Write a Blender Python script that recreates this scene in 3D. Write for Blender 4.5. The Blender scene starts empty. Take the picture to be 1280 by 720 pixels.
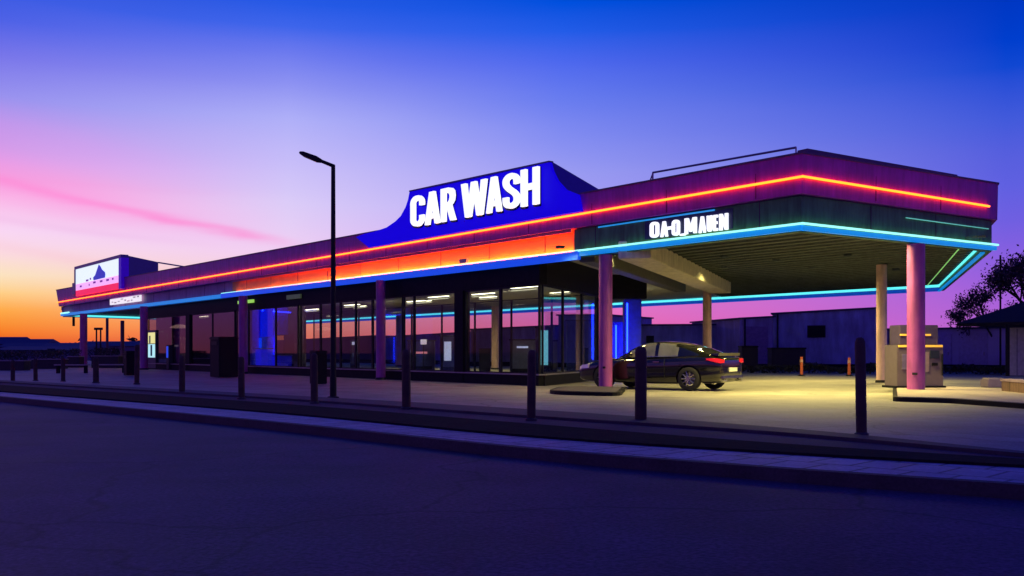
import bpy, bmesh, math, random
from mathutils import Vector, Matrix, noise
random.seed(7)
sc = bpy.context.scene
C = sc.collection
R = math.radians
H = 1.1            # camera height
F = 1211.0         # focal length measured in photo pixels
HZ = 440.0         # horizon row

# ------------------------------------------------------------------ helpers
def lin(r, g, b):
    f = lambda c: (c/255/12.92) if c/255 <= .04045 else ((c/255+.055)/1.055)**2.4
    return (f(r), f(g), f(b), 1)

MATS = {}
def mat(name, base, rough=.6, metal=0, em=None, es=0, var=.15, scale=6, bump=.0, spec=None, coat=0, detail_scale=60):
    if name in MATS: return MATS[name]
    m = bpy.data.materials.new(name); m.use_nodes = True
    nt = m.node_tree; b = nt.nodes['Principled BSDF']
    b.inputs['Roughness'].default_value = rough
    b.inputs['Metallic'].default_value = metal
    if spec is not None: b.inputs['Specular IOR Level'].default_value = spec
    if coat: b.inputs['Coat Weight'].default_value = coat
    base = tuple(base[:3]) + (1,)
    tc = nt.nodes.new('ShaderNodeTexCoord')
    n = nt.nodes.new('ShaderNodeTexNoise'); n.inputs['Scale'].default_value = scale; n.inputs['Detail'].default_value = 8
    nt.links.new(tc.outputs['Object'], n.inputs['Vector'])
    r = nt.nodes.new('ShaderNodeValToRGB')
    r.color_ramp.elements[0].position = .3; r.color_ramp.elements[1].position = .7
    r.color_ramp.elements[0].color = tuple(c*(1-var) for c in base[:3]) + (1,)
    r.color_ramp.elements[1].color = tuple(min(1, c*(1+var)) for c in base[:3]) + (1,)
    nt.links.new(n.outputs['Fac'], r.inputs['Fac']); nt.links.new(r.outputs['Color'], b.inputs['Base Color'])
    if bump:
        n2 = nt.nodes.new('ShaderNodeTexNoise'); n2.inputs['Scale'].default_value = detail_scale; n2.inputs['Detail'].default_value = 6
        nt.links.new(tc.outputs['Object'], n2.inputs['Vector'])
        bp = nt.nodes.new('ShaderNodeBump'); bp.inputs['Strength'].default_value = bump; bp.inputs['Distance'].default_value = .02
        nt.links.new(n2.outputs['Fac'], bp.inputs['Height']); nt.links.new(bp.outputs['Normal'], b.inputs['Normal'])
    if em is not None:
        b.inputs['Emission Color'].default_value = tuple(em[:3]) + (1,)
        b.inputs['Emission Strength'].default_value = es
    MATS[name] = m
    return m

def glass(name, tint, refl, rough=.02):
    if name in MATS: return MATS[name]
    m = bpy.data.materials.new(name); m.use_nodes = True
    nt = m.node_tree; nt.nodes.clear()
    o = nt.nodes.new('ShaderNodeOutputMaterial'); mx = nt.nodes.new('ShaderNodeMixShader')
    t = nt.nodes.new('ShaderNodeBsdfTransparent'); t.inputs['Color'].default_value = tuple(tint) + (1,)
    g = nt.nodes.new('ShaderNodeBsdfGlossy'); g.inputs['Roughness'].default_value = rough
    fw = nt.nodes.new('ShaderNodeLayerWeight'); fw.inputs['Blend'].default_value = .5
    lw = nt.nodes.new('ShaderNodeMath'); lw.operation = 'POWER'; lw.inputs[1].default_value = 4.5; nt.links.new(fw.outputs['Facing'], lw.inputs[0])
    ad = nt.nodes.new('ShaderNodeMath'); ad.operation = 'ADD'; ad.inputs[1].default_value = refl; ad.use_clamp = True
    nt.links.new(lw.outputs[0], ad.inputs[0]); nt.links.new(ad.outputs[0], mx.inputs[0])
    nt.links.new(t.outputs[0], mx.inputs[1]); nt.links.new(g.outputs[0], mx.inputs[2]); nt.links.new(mx.outputs[0], o.inputs[0])
    MATS[name] = m
    return m

class MB:
    def __init__(s): s.v = []; s.f = []
    def add(s, vs, fs):
        k = len(s.v); s.v += [tuple(p) for p in vs]; s.f += [tuple(i+k for i in f) for f in fs]; return s
    def box(s, c, ax, ay, sx, sy, z0, z1):
        """oriented box; c = centre xy, ax/ay = unit 2D axes, sx/sy full sizes"""
        P = []
        for z in (z0, z1):
            for i, j in ((-1,-1),(1,-1),(1,1),(-1,1)):
                P.append((c[0]+ax[0]*sx*i/2+ay[0]*sy*j/2, c[1]+ax[1]*sx*i/2+ay[1]*sy*j/2, z))
        return s.add(P, [(3,2,1,0),(4,5,6,7),(0,1,5,4),(1,2,6,5),(2,3,7,6),(3,0,4,7)])
    def prism(s, poly, z0, z1):
        n = len(poly); z0 = z0 if hasattr(z0,'__len__') else [z0]*n; z1 = z1 if hasattr(z1,'__len__') else [z1]*n
        P = [(p[0],p[1],z0[i]) for i,p in enumerate(poly)] + [(p[0],p[1],z1[i]) for i,p in enumerate(poly)]
        return s.add(P, [tuple(range(n))[::-1], tuple(range(n,2*n))] + [(i,(i+1)%n,n+(i+1)%n,n+i) for i in range(n)])
    def tube(s, a, b, r, n=10, r2=None):
        a = Vector(a); b = Vector(b); d = (b-a).normalized(); r2 = r if r2 is None else r2
        q = d.to_track_quat('Z','Y'); P = []
        for p, rr in ((a,r),(b,r2)):
            for i in range(n):
                t = 2*math.pi*i/n; P.append(p + q @ Vector((math.cos(t)*rr, math.sin(t)*rr, 0)))
        return s.add(P, [tuple(range(n))[::-1], tuple(range(n,2*n))] + [(i,(i+1)%n,n+(i+1)%n,n+i) for i in range(n)])
    def lathe(s, c, prof, n=20):
        k = len(prof); P = [(c[0]+r*math.cos(2*math.pi*i/n), c[1]+r*math.sin(2*math.pi*i/n), c[2]+z) for r, z in prof for i in range(n)]
        fs = [(j*n+i, j*n+(i+1)%n, (j+1)*n+(i+1)%n, (j+1)*n+i) for j in range(k-1) for i in range(n)]
        return s.add(P, fs + [tuple(range(n))[::-1], tuple(range((k-1)*n, k*n))])
    def build(s, name, m, parent=None, smooth=False, bevel=0):
        me = bpy.data.meshes.new(name); me.from_pydata(s.v, [], s.f)
        bm = bmesh.new(); bm.from_mesh(me)
        bmesh.ops.recalc_face_normals(bm, faces=bm.faces)
        if bevel:
            es = [e for e in bm.edges if len(e.link_faces) == 2 and e.calc_face_angle(0) > .6]
            bmesh.ops.bevel(bm, geom=es, offset=bevel, segments=2, affect='EDGES', clamp_overlap=True)
        bm.to_mesh(me); bm.free()
        if smooth:
            for p in me.polygons: p.use_smooth = True
            try: me.set_sharp_from_angle(angle=R(35))
            except Exception: pass
        me.materials.append(m)
        o = bpy.data.objects.new(name, me); C.objects.link(o)
        if parent is not None: put(o, parent)
        return o

def put(o, parent):
    """parent o, whose mesh is given in world coordinates, keeping it where it is"""
    o.parent = parent
    root = parent; M = Matrix()
    while root is not None:
        M = (Matrix.Translation(root.location) @ root.rotation_euler.to_matrix().to_4x4()) @ M if root.parent is None else Matrix.Translation(root.location) @ M
        root = root.parent
    o.matrix_parent_inverse = Matrix()
    if parent.parent is None:
        o.data.transform(M.inverted()) if o.type == 'MESH' else None
    else:
        top = parent
        while top.parent is not None: top = top.parent
        Mt = Matrix.Translation(top.location) @ top.rotation_euler.to_matrix().to_4x4()
        if o.type == 'MESH': o.data.transform(Mt.inverted())

def tag(o, label=None, cat=None, group=None, kind=None):
    if label: o['label'] = label
    if cat: o['category'] = cat
    if group: o['group'] = group
    if kind: o['kind'] = kind
    return o
def thing(name, loc, label, cat, group=None, rz=0):
    o = bpy.data.objects.new(name, None); C.objects.link(o); o.location = loc; o.rotation_euler = (0,0,rz)
    o.empty_display_size = .2
    return tag(o, label, cat, group)
def copy_tree(o, parent=None):
    c = o.copy(); C.objects.link(c)
    if parent is not None: c.parent = parent
    for ch in [x for x in C.objects if x.parent == o]: copy_tree(ch, c)
    return c

def G(px, py, z=0.0):
    Y = F*(H-z)/(py-HZ); return Vector(((px-640)/F*Y, Y, z))
def AT(px, Y): return Vector(((px-640)/F*Y, Y))
def Zat(py, Y): return H + (HZ-py)*Y/F

U = Vector((-.613,.790)); V = Vector((.790,.613)); W = Vector((.342,.940))
P0 = Vector((2.73,28.3))
def fac(s, off=0.0): return P0 + U*s + V*off
def s_of(px, off=0.0):
    k = (px-640)/F; q = P0 + V*off
    return (q.x - k*q.y)/(k*U.y - U.x)
def sz(px, py, off=0.0):
    s = s_of(px, off); p = fac(s, off); return s, Zat(py, p.y)
def P3(p, z): return (p[0], p[1], z)

# ------------------------------------------------------------------ materials
m_purple = mat('purple_fascia_paint', (.50,.03,.54), .45, var=.12, scale=1.5, bump=.05)
m_lower = mat('grey_violet_fascia_panel', (.42,.20,.40), .55, var=.12, scale=1.2)
m_green = mat('dark_green_fascia_panel', (.07,.20,.10), .5, var=.2, scale=1.5)
m_cove = mat('cove_panel', (.75,.42,.28), .6, var=.08)
m_black = mat('black_metal', (.008,.008,.012), .6, var=.3, spec=.12)
m_dark = mat('dark_frame', (.012,.012,.02), .5, var=.3, spec=.2)
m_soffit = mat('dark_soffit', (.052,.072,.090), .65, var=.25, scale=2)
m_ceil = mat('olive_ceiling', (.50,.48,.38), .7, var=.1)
m_beam = mat('beige_beam', (.74,.68,.56), .65, var=.12, scale=3)
m_roof = mat('roof_membrane', (.10,.09,.12), .8)
m_col = mat('pink_column_paint', (.44,.09,.40), .45, var=.1, scale=3, bump=.05)
m_colw = mat('cream_column_paint', (.86,.56,.58), .5, var=.1, scale=3)
m_orange = mat('orange_neon', (.8,.3,.05), .4, em=(1,.12,.006), es=6.2)
m_cyan = mat('cyan_neon', (.3,.8,.8), .4, em=(.10,.78,.80), es=1.25)
m_cyanw = mat('pale_cyan_neon', (.3,.8,.8), .4, em=(.30,.90,.75), es=1.3)
m_blue = mat('blue_light_strip', (.02,.1,.6), .4, em=(.0,.075,.80), es=.75)
m_bluec = mat('azure_light_strip', (.02,.3,.6), .4, em=(.0,.21,.66), es=.85)
m_blued = mat('deep_blue_light_strip', (.02,.1,.5), .4, em=(.0,.05,.40), es=.9)
m_white_em = mat('lit_white_letter', (.9,.9,.9), .4, em=(.9,.92,1), es=1.15)
m_sign = mat('backlit_blue_panel', (.004,.002,.20), .6, em=(.006,.0,.74), es=.85, var=.05, spec=.1)
m_navy = mat('navy_sign_cheek', (.012,.012,.13), .5, em=(.003,.001,.16), es=.5)
m_alu = mat('galvanised_rail', (.35,.28,.38), .4, metal=.6)
m_glass = glass('tinted_glazing', (.90,.92,.97), .003)
m_glassr = glass('mirror_glazing', (.60,.58,.66), .13)

def wood_mat():
    m = mat('bollard_wood', (.060,.032,.028), .75, var=.35, scale=5, bump=.4, detail_scale=25)
    return m
m_wood = wood_mat()

# ground materials ---------------------------------------------------
def ground_mat(name, c1, c2, rough, joints=None, big=.6, bumpn=.25, fine=35, spec=.5):
    m = bpy.data.materials.new(name); m.use_nodes = True; nt = m.node_tree; b = nt.nodes['Principled BSDF']
    N = nt.nodes.new; L = nt.links.new
    tc = N('ShaderNodeTexCoord'); n1 = N('ShaderNodeTexNoise'); n1.inputs['Scale'].default_value = big; n1.inputs['Detail'].default_value = 9
    n1.inputs['Roughness'].default_value = .65
    n2 = N('ShaderNodeTexNoise'); n2.inputs['Scale'].default_value = fine; n2.inputs['Detail'].default_value = 5
    L(tc.outputs['Object'], n1.inputs['Vector']); L(tc.outputs['Object'], n2.inputs['Vector'])
    r = N('ShaderNodeValToRGB'); r.color_ramp.elements[0].position = .32; r.color_ramp.elements[1].position = .68
    r.color_ramp.elements[0].color = tuple(c1)+(1,); r.color_ramp.elements[1].color = tuple(c2)+(1,)
    L(n1.outputs['Fac'], r.inputs['Fac'])
    mx = N('ShaderNodeMix'); mx.data_type = 'RGBA'; mx.blend_type = 'OVERLAY'; mx.inputs[0].default_value = .55
    L(r.outputs[0], mx.inputs[6]); L(n2.outputs['Fac'], mx.inputs[7])
    last = mx.outputs[2]; h = n2.outputs['Fac']
    if joints:
        sx, sy, w, ang, dark = joints
        mp = N('ShaderNodeMapping'); mp.inputs['Rotation'].default_value = (0,0,ang); L(tc.outputs['Object'], mp.inputs['Vector'])
        br = N('ShaderNodeTexBrick'); br.inputs['Scale'].default_value = 1; br.inputs['Brick Width'].default_value = sx; br.inputs['Row Height'].default_value = sy
        br.inputs['Mortar Size'].default_value = w; br.inputs['Color1'].default_value = (1,1,1,1); br.inputs['Color2'].default_value = (.8,.8,.8,1); br.inputs['Mortar'].default_value = (dark,)*3+(1,)
        br.offset = .5 if sx < 1 else 0
        L(mp.outputs[0], br.inputs['Vector'])
        mj = N('ShaderNodeMix'); mj.data_type = 'RGBA'; mj.blend_type = 'MULTIPLY'; mj.inputs[0].default_value = 1
        L(last, mj.inputs[6]); L(br.outputs['Color'], mj.inputs[7]); last = mj.outputs[2]
    L(last, b.inputs['Base Color'])
    rr = N('ShaderNodeMapRange'); rr.inputs[3].default_value = rough-.12; rr.inputs[4].default_value = rough+.12; L(n1.outputs['Fac'], rr.inputs[0]); L(rr.outputs[0], b.inputs['Roughness'])
    bp = N('ShaderNodeBump'); bp.inputs['Strength'].default_value = bumpn; bp.inputs['Distance'].default_value = .015; L(h, bp.inputs['Height']); L(bp.outputs[0], b.inputs['Normal'])
    b.inputs['Specular IOR Level'].default_value = spec
    MATS[name] = m; return m
ANG = math.atan2(-U.y, -U.x)
m_road = ground_mat('asphalt', (.056,.026,.060), (.104,.050,.108), .66, big=.35, bumpn=.5, fine=45, spec=.35)
def enrich(m, crack_scale, crack_w, crack_amt, blotch, blotch_amt, grain, grain_amt):
    nt = m.node_tree; N = nt.nodes.new; L = nt.links.new; b = nt.nodes['Principled BSDF']
    src = b.inputs['Base Color'].links[0].from_socket; tc = N('ShaderNodeTexCoord')
    wn = N('ShaderNodeTexNoise'); wn.inputs['Scale'].default_value = .9; wn.inputs['Detail'].default_value = 6; L(tc.outputs['Object'], wn.inputs['Vector'])
    ad = N('ShaderNodeMix'); ad.data_type = 'RGBA'; ad.blend_type = 'ADD'; ad.inputs[0].default_value = 1.1; L(tc.outputs['Object'], ad.inputs[6]); L(wn.outputs['Color'], ad.inputs[7])
    vo = N('ShaderNodeTexVoronoi'); vo.feature = 'DISTANCE_TO_EDGE'; vo.inputs['Scale'].default_value = crack_scale; L(ad.outputs[2], vo.inputs['Vector'])
    r1 = N('ShaderNodeMapRange'); r1.inputs[1].default_value = 0; r1.inputs[2].default_value = crack_w; r1.inputs[3].default_value = 1-crack_amt; r1.inputs[4].default_value = 1; L(vo.outputs['Distance'], r1.inputs[0])
    n2 = N('ShaderNodeTexNoise'); n2.inputs['Scale'].default_value = blotch; n2.inputs['Detail'].default_value = 7; n2.inputs['Roughness'].default_value = .7; L(tc.outputs['Object'], n2.inputs['Vector'])
    r2 = N('ShaderNodeMapRange'); r2.inputs[1].default_value = .35; r2.inputs[2].default_value = .65; r2.inputs[3].default_value = 1-blotch_amt; r2.inputs[4].default_value = 1+blotch_amt; L(n2.outputs['Fac'], r2.inputs[0])
    n3 = N('ShaderNodeTexNoise'); n3.inputs['Scale'].default_value = grain; n3.inputs['Detail'].default_value = 3; L(tc.outputs['Object'], n3.inputs['Vector'])
    r3 = N('ShaderNodeMapRange'); r3.inputs[1].default_value = .35; r3.inputs[2].default_value = .65; r3.inputs[3].default_value = 1-grain_amt; r3.inputs[4].default_value = 1+grain_amt; L(n3.outputs['Fac'], r3.inputs[0])
    m1 = N('ShaderNodeMath'); m1.operation = 'MULTIPLY'; L(r1.outputs[0], m1.inputs[0]); L(r2.outputs[0], m1.inputs[1])
    m2 = N('ShaderNodeMath'); m2.operation = 'MULTIPLY'; L(m1.outputs[0], m2.inputs[0]); L(r3.outputs[0], m2.inputs[1])
    mv = N('ShaderNodeVectorMath'); mv.operation = 'SCALE'; L(src, mv.inputs[0]); L(m2.outputs[0], mv.inputs['Scale']); L(mv.outputs[0], b.inputs['Base Color'])
enrich(m_road, .22, .010, .55, .45, .34, 26, .38)
m_conc = ground_mat('forecourt_concrete', (.22,.20,.17), (.36,.33,.28), .62, joints=(4.2,3.2,.018,-ANG,.55), big=.5, bumpn=.2, fine=28)
enrich(m_conc, .13, .006, .45, .8, .22, 18, .12)
m_paver = ground_mat('kerb_pavers', (.36,.32,.40), (.58,.52,.60), .6, joints=(.42,.60,.02,-math.atan2(-.70,.72),.35), big=2.2, bumpn=.3, fine=22)
m_soil = ground_mat('dark_soil', (.010,.008,.010), (.028,.020,.024), .95, big=1.5, bumpn=.9, fine=14, spec=.1)
m_path = ground_mat('path_gravel', (.075,.045,.070), (.13,.08,.12), .8, big=1.0, bumpn=.5, fine=30, spec=.2)
m_kerb = ground_mat('kerb_stone', (.032,.026,.036), (.065,.052,.070), .7, big=2, bumpn=.3)
m_ground = ground_mat('far_ground', (.02,.015,.025), (.05,.035,.05), .9, big=.08, bumpn=.3, fine=4, spec=.1)
m_isl = ground_mat('island_concrete', (.30,.24,.20), (.42,.34,.30), .7, big=1.2, bumpn=.3)

def streaks(m, amt, sc_=(1.6,1.6,.25)):
    nt = m.node_tree; N = nt.nodes.new; L = nt.links.new; b = nt.nodes['Principled BSDF']
    src = b.inputs['Base Color'].links[0].from_socket; tc = N('ShaderNodeTexCoord'); mp = N('ShaderNodeMapping'); mp.inputs['Scale'].default_value = sc_
    n = N('ShaderNodeTexNoise'); n.inputs['Scale'].default_value = 4; n.inputs['Detail'].default_value = 8; n.inputs['Roughness'].default_value = .65
    L(tc.outputs['Object'], mp.inputs[0]); L(mp.outputs[0], n.inputs['Vector'])
    r2 = N('ShaderNodeMapRange'); r2.inputs[1].default_value = .38; r2.inputs[2].default_value = .62; r2.inputs[3].default_value = 1-amt; r2.inputs[4].default_value = 1; L(n.outputs['Fac'], r2.inputs[0])
    mv = N('ShaderNodeVectorMath'); mv.operation = 'SCALE'; L(src, mv.inputs[0]); L(r2.outputs[0], mv.inputs['Scale']); L(mv.outputs[0], b.inputs['Base Color'])
for mm, k in ((m_purple,.28),(m_lower,.25),(m_green,.45),(m_beam,.25),(m_col,.30),(m_colw,.28),(m_soffit,.4)): streaks(mm, k)

# ------------------------------------------------------------------ ground and strips
XS = (0, 320, 640, 960, 1280)
def line(ys, z=0.0):
    p = [G(x, y, z) for x, y in zip(XS, ys)]
    a = p[0] + (p[0]-p[1]).normalized()*110; b = p[-1] + (p[-1]-p[-2]).normalized()*30
    q = [a] + p + [b]
    out = []
    for i in range(len(q)-1):           # smooth chain
        for k in range(8):
            t = k/8; p1 = q[i]; p2 = q[i+1]; p0 = q[i-1] if i > 1 else p1*2-p2; p3 = q[i+2] if i < len(q)-3 else p2*2-p1
            if i in (0, len(q)-2): out.append((p1*(1-t)+p2*t).to_2d())
            else: out.append((.5*((2*p1)+(-p0+p2)*t+(2*p0-5*p1+4*p2-p3)*t*t+(-p0+3*p1-3*p2+p3)*t**3)).to_2d())
    out.append(q[-1].to_2d())
    return out
Lk = line((496,526,559,585,607)); L1 = line((490,515,545,567,585)); L2 = line((482,504,530,556,577))
L3 = line((478.5,498,521,543,572)); L4 = line((476.5,494,513,537,569))
# kerb stone is 15 cm of the outer edge
def shift(Ln, d):
    o = []
    for i, p in enumerate(Ln):
        t = (Ln[min(i+1,len(Ln)-1)] - Ln[max(i-1,0)]).normalized(); o.append(p + Vector((-t.y, t.x))*d)
    return o
def strip(name, a, b, z0, z1, m):
    mb = MB()
    n = len(a); P = [P3(p,z1) for p in a] + [P3(p,z1) for p in b] + [P3(p,z0) for p in a] + [P3(p,z0) for p in b]
    fs = []
    for i in range(n-1):
        fs += [(i,i+1,n+i+1,n+i), (2*n+i,2*n+i+1,i+1,i), (n+i,n+i+1,3*n+i+1,3*n+i)]
    mb.add(P, fs); return tag(mb.build(name, m), kind='structure')
g = MB(); g.add([(-900,-120,-.16),(900,-120,-.16),(900,1500,-.16),(-900,1500,-.16)], [(0,1,2,3)])
tag(g.build('ground', m_ground), kind='structure')
Lks = shift(Lk, .13)
rd = MB(); far = [Vector((-135,-40)), Vector((60,-40))]
rd.prism([p for p in Lk] + [Vector((Lk[-1].x+20,-40)), Vector((Lk[0].x,-40))], -.155, -.12)
tag(rd.build('road', m_road), kind='structure')
strip('kerb', Lk, Lks, -.15, .006, m_kerb)
strip('pavement', Lks, L1, -.15, 0, m_paver)
strip('verge', L1, L2, -.15, .03, m_soil)
strip('path', L2, L3, -.15, .0, m_path)
strip('edging', L3, L4, -.15, .045, m_kerb)
fc = MB(); fc.prism([p for p in L4] + [Vector((60,10)), Vector((60,56)), Vector((30,56)), Vector((-30,125)), Vector((-110,125))], -.15, 0)
tag(fc.build('forecourt', m_conc), kind='structure')

# ------------------------------------------------------------------ car wash building
A = Vector((6.88,22.95)); B = Vector((13.85,27.6)); Cc = Vector((20.5,45.6))
sA = (A-P0).dot(U); A = fac(sA)
SF = 66.5
Ft = fac(SF); Fb = fac(SF-1.5)
D = Cc + U*72
Db = Cc + U*70.6
bld = thing('car_wash_building', (P0.x, P0.y, 0), 'long low car wash hall with purple fascia, neon lines and open canopy', 'building')

def inset(path, d):
    """inset a closed clockwise-or-not polygon by d to the inside"""
    n = len(path); area = sum(path[i].x*path[(i+1)%n].y - path[(i+1)%n].x*path[i].y for i in range(n)); sgn = 1 if area > 0 else -1
    out = []
    for i in range(n):
        a, b, c = path[i-1], path[i], path[(i+1)%n]
        d1 = (b-a).normalized(); d2 = (c-b).normalized()
        n1 = Vector((-d1.y,d1.x))*sgn; n2 = Vector((-d2.y,d2.x))*sgn
        m = (n1+n2); m = m/ (1+n1.dot(n2)); out.append(b + m*d)
    return out
TOP = [A, B, Cc, D, Ft]; BOT = [A, B, Cc, Db, Fb]
def ring(pb, pt, d0b, d1b, d0t, d1t, z0, z1, m, name, seg=None):
    """swept ring; seg = list of edge indices (each a mesh of its own) or None"""
    n = len(pb)
    ob, ib, ot, it = inset(pb,d0b), inset(pb,d1b), inset(pt,d0t), inset(pt,d1t)
    z0 = z0 if hasattr(z0,'__len__') else [z0]*n; z1 = z1 if hasattr(z1,'__len__') else [z1]*n
    res = []
    for i in (seg if seg is not None else range(n)):
        j = (i+1)%n; mb = MB()
        P = [P3(ob[i],z0[i]),P3(ob[j],z0[j]),P3(ib[j],z0[j]),P3(ib[i],z0[i]),P3(ot[i],z1[i]),P3(ot[j],z1[j]),P3(it[j],z1[j]),P3(it[i],z1[i])]
        mb.add(P, [(3,2,1,0),(4,5,6,7),(0,1,5,4),(1,2,6,5),(2,3,7,6),(3,0,4,7)])
        res.append(mb.build(name, m, bld))
    return res
ZT = [5.80,5.88,5.8,6.25,6.25]
def mixp(f): return [BOT[i]*(1-f)+TOP[i]*f for i in range(5)]
ring(mixp(.45), TOP, .02, .34, 0, .34, 4.87, ZT, m_purple, 'upper_fascia')
# metal capping on the parapet
ring(TOP, TOP, -.03, .38, -.03, .38, [z+.002 for z in ZT], [z+.045 for z in ZT], mat('parapet_cap', (.12,.05,.16), .5), 'parapet_cap')
# lower tier: every edge except the long front one, which is split below
ring(mixp(.02), mixp(.42), .16, .34, .16, .34, 3.98, 4.84, m_green, 'lower_fascia', seg=[0,1])
ring(mixp(.02), mixp(.42), .16, .34, .16, .34, 3.98, 4.84, m_lower, 'lower_fascia', seg=[2,3])
lowA = inset(mixp(.02), .16)[0]; offl = .16
sAl = (lowA-P0).dot(U)
def fseg(name, s0, s1, o0, o1, z0, z1, m, z0b=None, z1b=None, parent=None, bevel=0):
    z0b = z0 if z0b is None else z0b; z1b = z1 if z1b is None else z1b
    a, b, c, d = fac(s0,o0), fac(s1,o0), fac(s1,o1), fac(s0,o1)
    mb = MB(); mb.add([P3(a,z0),P3(b,z0b),P3(c,z0b),P3(d,z0),P3(a,z1),P3(b,z1b),P3(c,z1b),P3(d,z1)], [(3,2,1,0),(4,5,6,7),(0,1,5,4),(1,2,6,5),(2,3,7,6),(3,0,4,7)])
    return mb.build(name, m, parent if parent is not None else bld, bevel=bevel)
S1 = s_of(717, offl)   # where green panel meets the glowing panel
fseg('lower_fascia', sAl, S1-.03, offl, .34, 3.98, 4.84, m_green)
fseg('glow_panel', S1, 29, offl+.12, .34, 4.0, 4.868, mat('orange_cove_panel', (.80,.27,.08), .6, var=.1, scale=1.2))
fseg('lower_fascia', 29.002, SF-1.2, offl+.12, .34, 3.98, 4.868, m_lower)
# bottom light strips (front)
fseg('light_strip', sA+.05, 1.2, .03, .15, 4.0, 4.12, m_bluec)
fseg('light_strip', 1.25, 30, .03, .15, 3.90, 4.15, m_blue, z0b=4.0, z1b=4.22)
fseg('light_strip', 30.05, SF-1.35, .03, .15, 4.0, 4.2, m_bluec, z0b=4.05, z1b=4.25)
def tube_obj(name, a, b, r, m, parent=None): return MB().tube(a, b, r, 8).build(name, m, parent if parent is not None else bld, smooth=True)
tube_obj('neon_tube', P3(fac(sA,0.0),4.15), P3(fac(1.2,0.0),4.16), .028, m_cyanw)
tube_obj('neon_tube', P3(fac(1.25,.05),4.18), P3(fac(30,.05),4.25), .018, m_cyanw)
tube_obj('neon_tube', P3(fac(SF-4,.05),4.27), P3(fac(SF-1.45,.05),4.27), .07, m_cyanw)
# blue line at the top of the lower tier, right part
tube_obj('neon_tube', P3(fac(s_of(748,.13),.13),4.80), P3(fac(s_of(893,.13),.13),4.80), .022, mat('dim_blue_neon',(.1,.3,.6),.4,em=(.01,.22,.6),es=1.0))
# glowing panel: hidden tubes added to light it, dimmed leftwards in steps
def cove(s0, s1, k):
    tube_obj('added_wash_tube', P3(fac(s0,.185),4.135+.0023*s0), P3(fac(s1,.185),4.135+.0023*s1), .016, mat('panel_wash_%d' % int(k*100), (.8,.4,.1), .4, em=(1,.24,.001), es=150*k))
fseg('spill_shield', S1+.02, 28.95, .152, .278, 4.06, 4.10, m_black)  # added shelf, keeps the cove light off the header
fseg('tube_shield', S1+.05, 28.9, .10, .125, 4.77, 4.868, m_lower)  # added lip, hides the red tubes from below
def cove2(s0, s1, k):  # red tubes added under the overhang to redden the panel top
    tube_obj('added_wash_tube', P3(fac(s0,.165),4.835), P3(fac(s1,.165),4.835), .018, mat('panel_wash_red_%d' % int(k*100), (.8,.1,.05), .4, em=(1,.02,.002), es=22*k))
cove2(S1+.1, 15, 1); cove2(15, 19, .6); cove2(19, 23, .3); cove2(23, 28, .12)
cove(S1+.1, 15, 1); cove(15, 18, .75); cove(18, 21, .5); cove(21, 24.5, .28); cove(24.5, 28.5, .12)
# orange neon along the upper tier
oA = inset(mixp(.7), -.045)
tube_obj('neon_tube', P3(oA[0],5.25), P3(oA[4],5.22), .029, m_orange)
dAB = (oA[1]-oA[0]); tube_obj('neon_tube', P3(oA[0],5.25), P3(oA[0]+dAB*.935,5.20), .029, m_orange)
# side light edges
bb = inset(BOT, .10)
bi = inset(BOT, .36)
bo = inset(BOT, .05)
ring(BOT, BOT, .03, .15, .03, .15, 4.0, 4.11, m_bluec, 'light_strip', seg=[0])
tube_obj('neon_tube', P3(inset(BOT,0)[0],4.15), P3(inset(BOT,0)[1],4.15), .030, m_cyanw)
m_glow = mat('lime_neon',(.5,.8,.3),.4,em=(.42,.80,.16),es=2.6)
tube_obj('neon_tube', P3(fac(sA,.115),4.16), P3(fac(1.2,.115),4.17), .016, m_glow)
tube_obj('neon_tube', P3(inset(BOT,.115)[0],4.16), P3(inset(BOT,.115)[1],4.16), .016, m_glow)
p0_, p1_ = inset(BOT,.12)[0], inset(BOT,.12)[1]
tube_obj('neon_tube', P3(p0_+(p1_-p0_)*.50,4.62), P3(p0_+(p1_-p0_)*.97,4.60), .014, mat('dim_cyan_neon',(.3,.8,.7),.4,em=(.15,.6,.45),es=.55))
# inner faces of the right and rear edges carry light too
ring(BOT, BOT, .36, .42, .36, .42, 4.15, 4.27, m_cyan, 'neon_band', seg=[2])
ring(BOT, BOT, .36, .40, .36, .40, 4.19, 4.26, m_cyan, 'neon_band', seg=[1])
ring(BOT, BOT, .33, .44, .33, .44, 3.93, 3.975, m_bluec, 'light_strip', seg=[1])
ring(BOT, BOT, .36, .44, .36, .44, 3.95, 4.11, m_blued, 'light_strip', seg=[2])
tube_obj('neon_tube', P3(inset(BOT,.9)[1],4.22), P3(inset(BOT,.9)[2],4.22), .02, mat('green_neon',(.3,.7,.3),.4,em=(.25,.6,.15),es=.7))
ring(BOT, BOT, .36, .42, .36, .42, 4.05, 4.2, m_cyan, 'neon_band', seg=[3])
m_joint = mat('panel_joint_dark', (.10,.015,.10), .6, spec=.1)
def joints(name, s0, s1, step, off, z0, z1, m=m_joint):
    k = s0
    while k < s1:
        MB().box(fac(k, off), U, V, .018, .012, z0, z1).build(name, m, bld); k += step
joints('panel_joint', -5.4, 64, 3.0, .012, 4.90, 5.80)
joints('panel_joint', -5.4, S1, 3.0, .157, 4.14, 4.84)
joints('panel_joint', S1+1.5, 64, 3.0, .275, 4.26, 4.86)
qa, qb2 = inset(TOP,.012)[0], inset(TOP,.012)[1]; qd = (qb2-qa).normalized()
for k in (2.8,5.6): MB().box(qa+qd*k, qd, Vector((-qd.y,qd.x)), .018, .012, 4.92, 5.78).build('panel_joint', m_joint, bld); MB().box(qa+qd*k+Vector((-qd.y,qd.x))*.145, qd, Vector((-qd.y,qd.x)), .018, .012, 4.2, 4.82).build('panel_joint', m_joint, bld)
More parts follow.
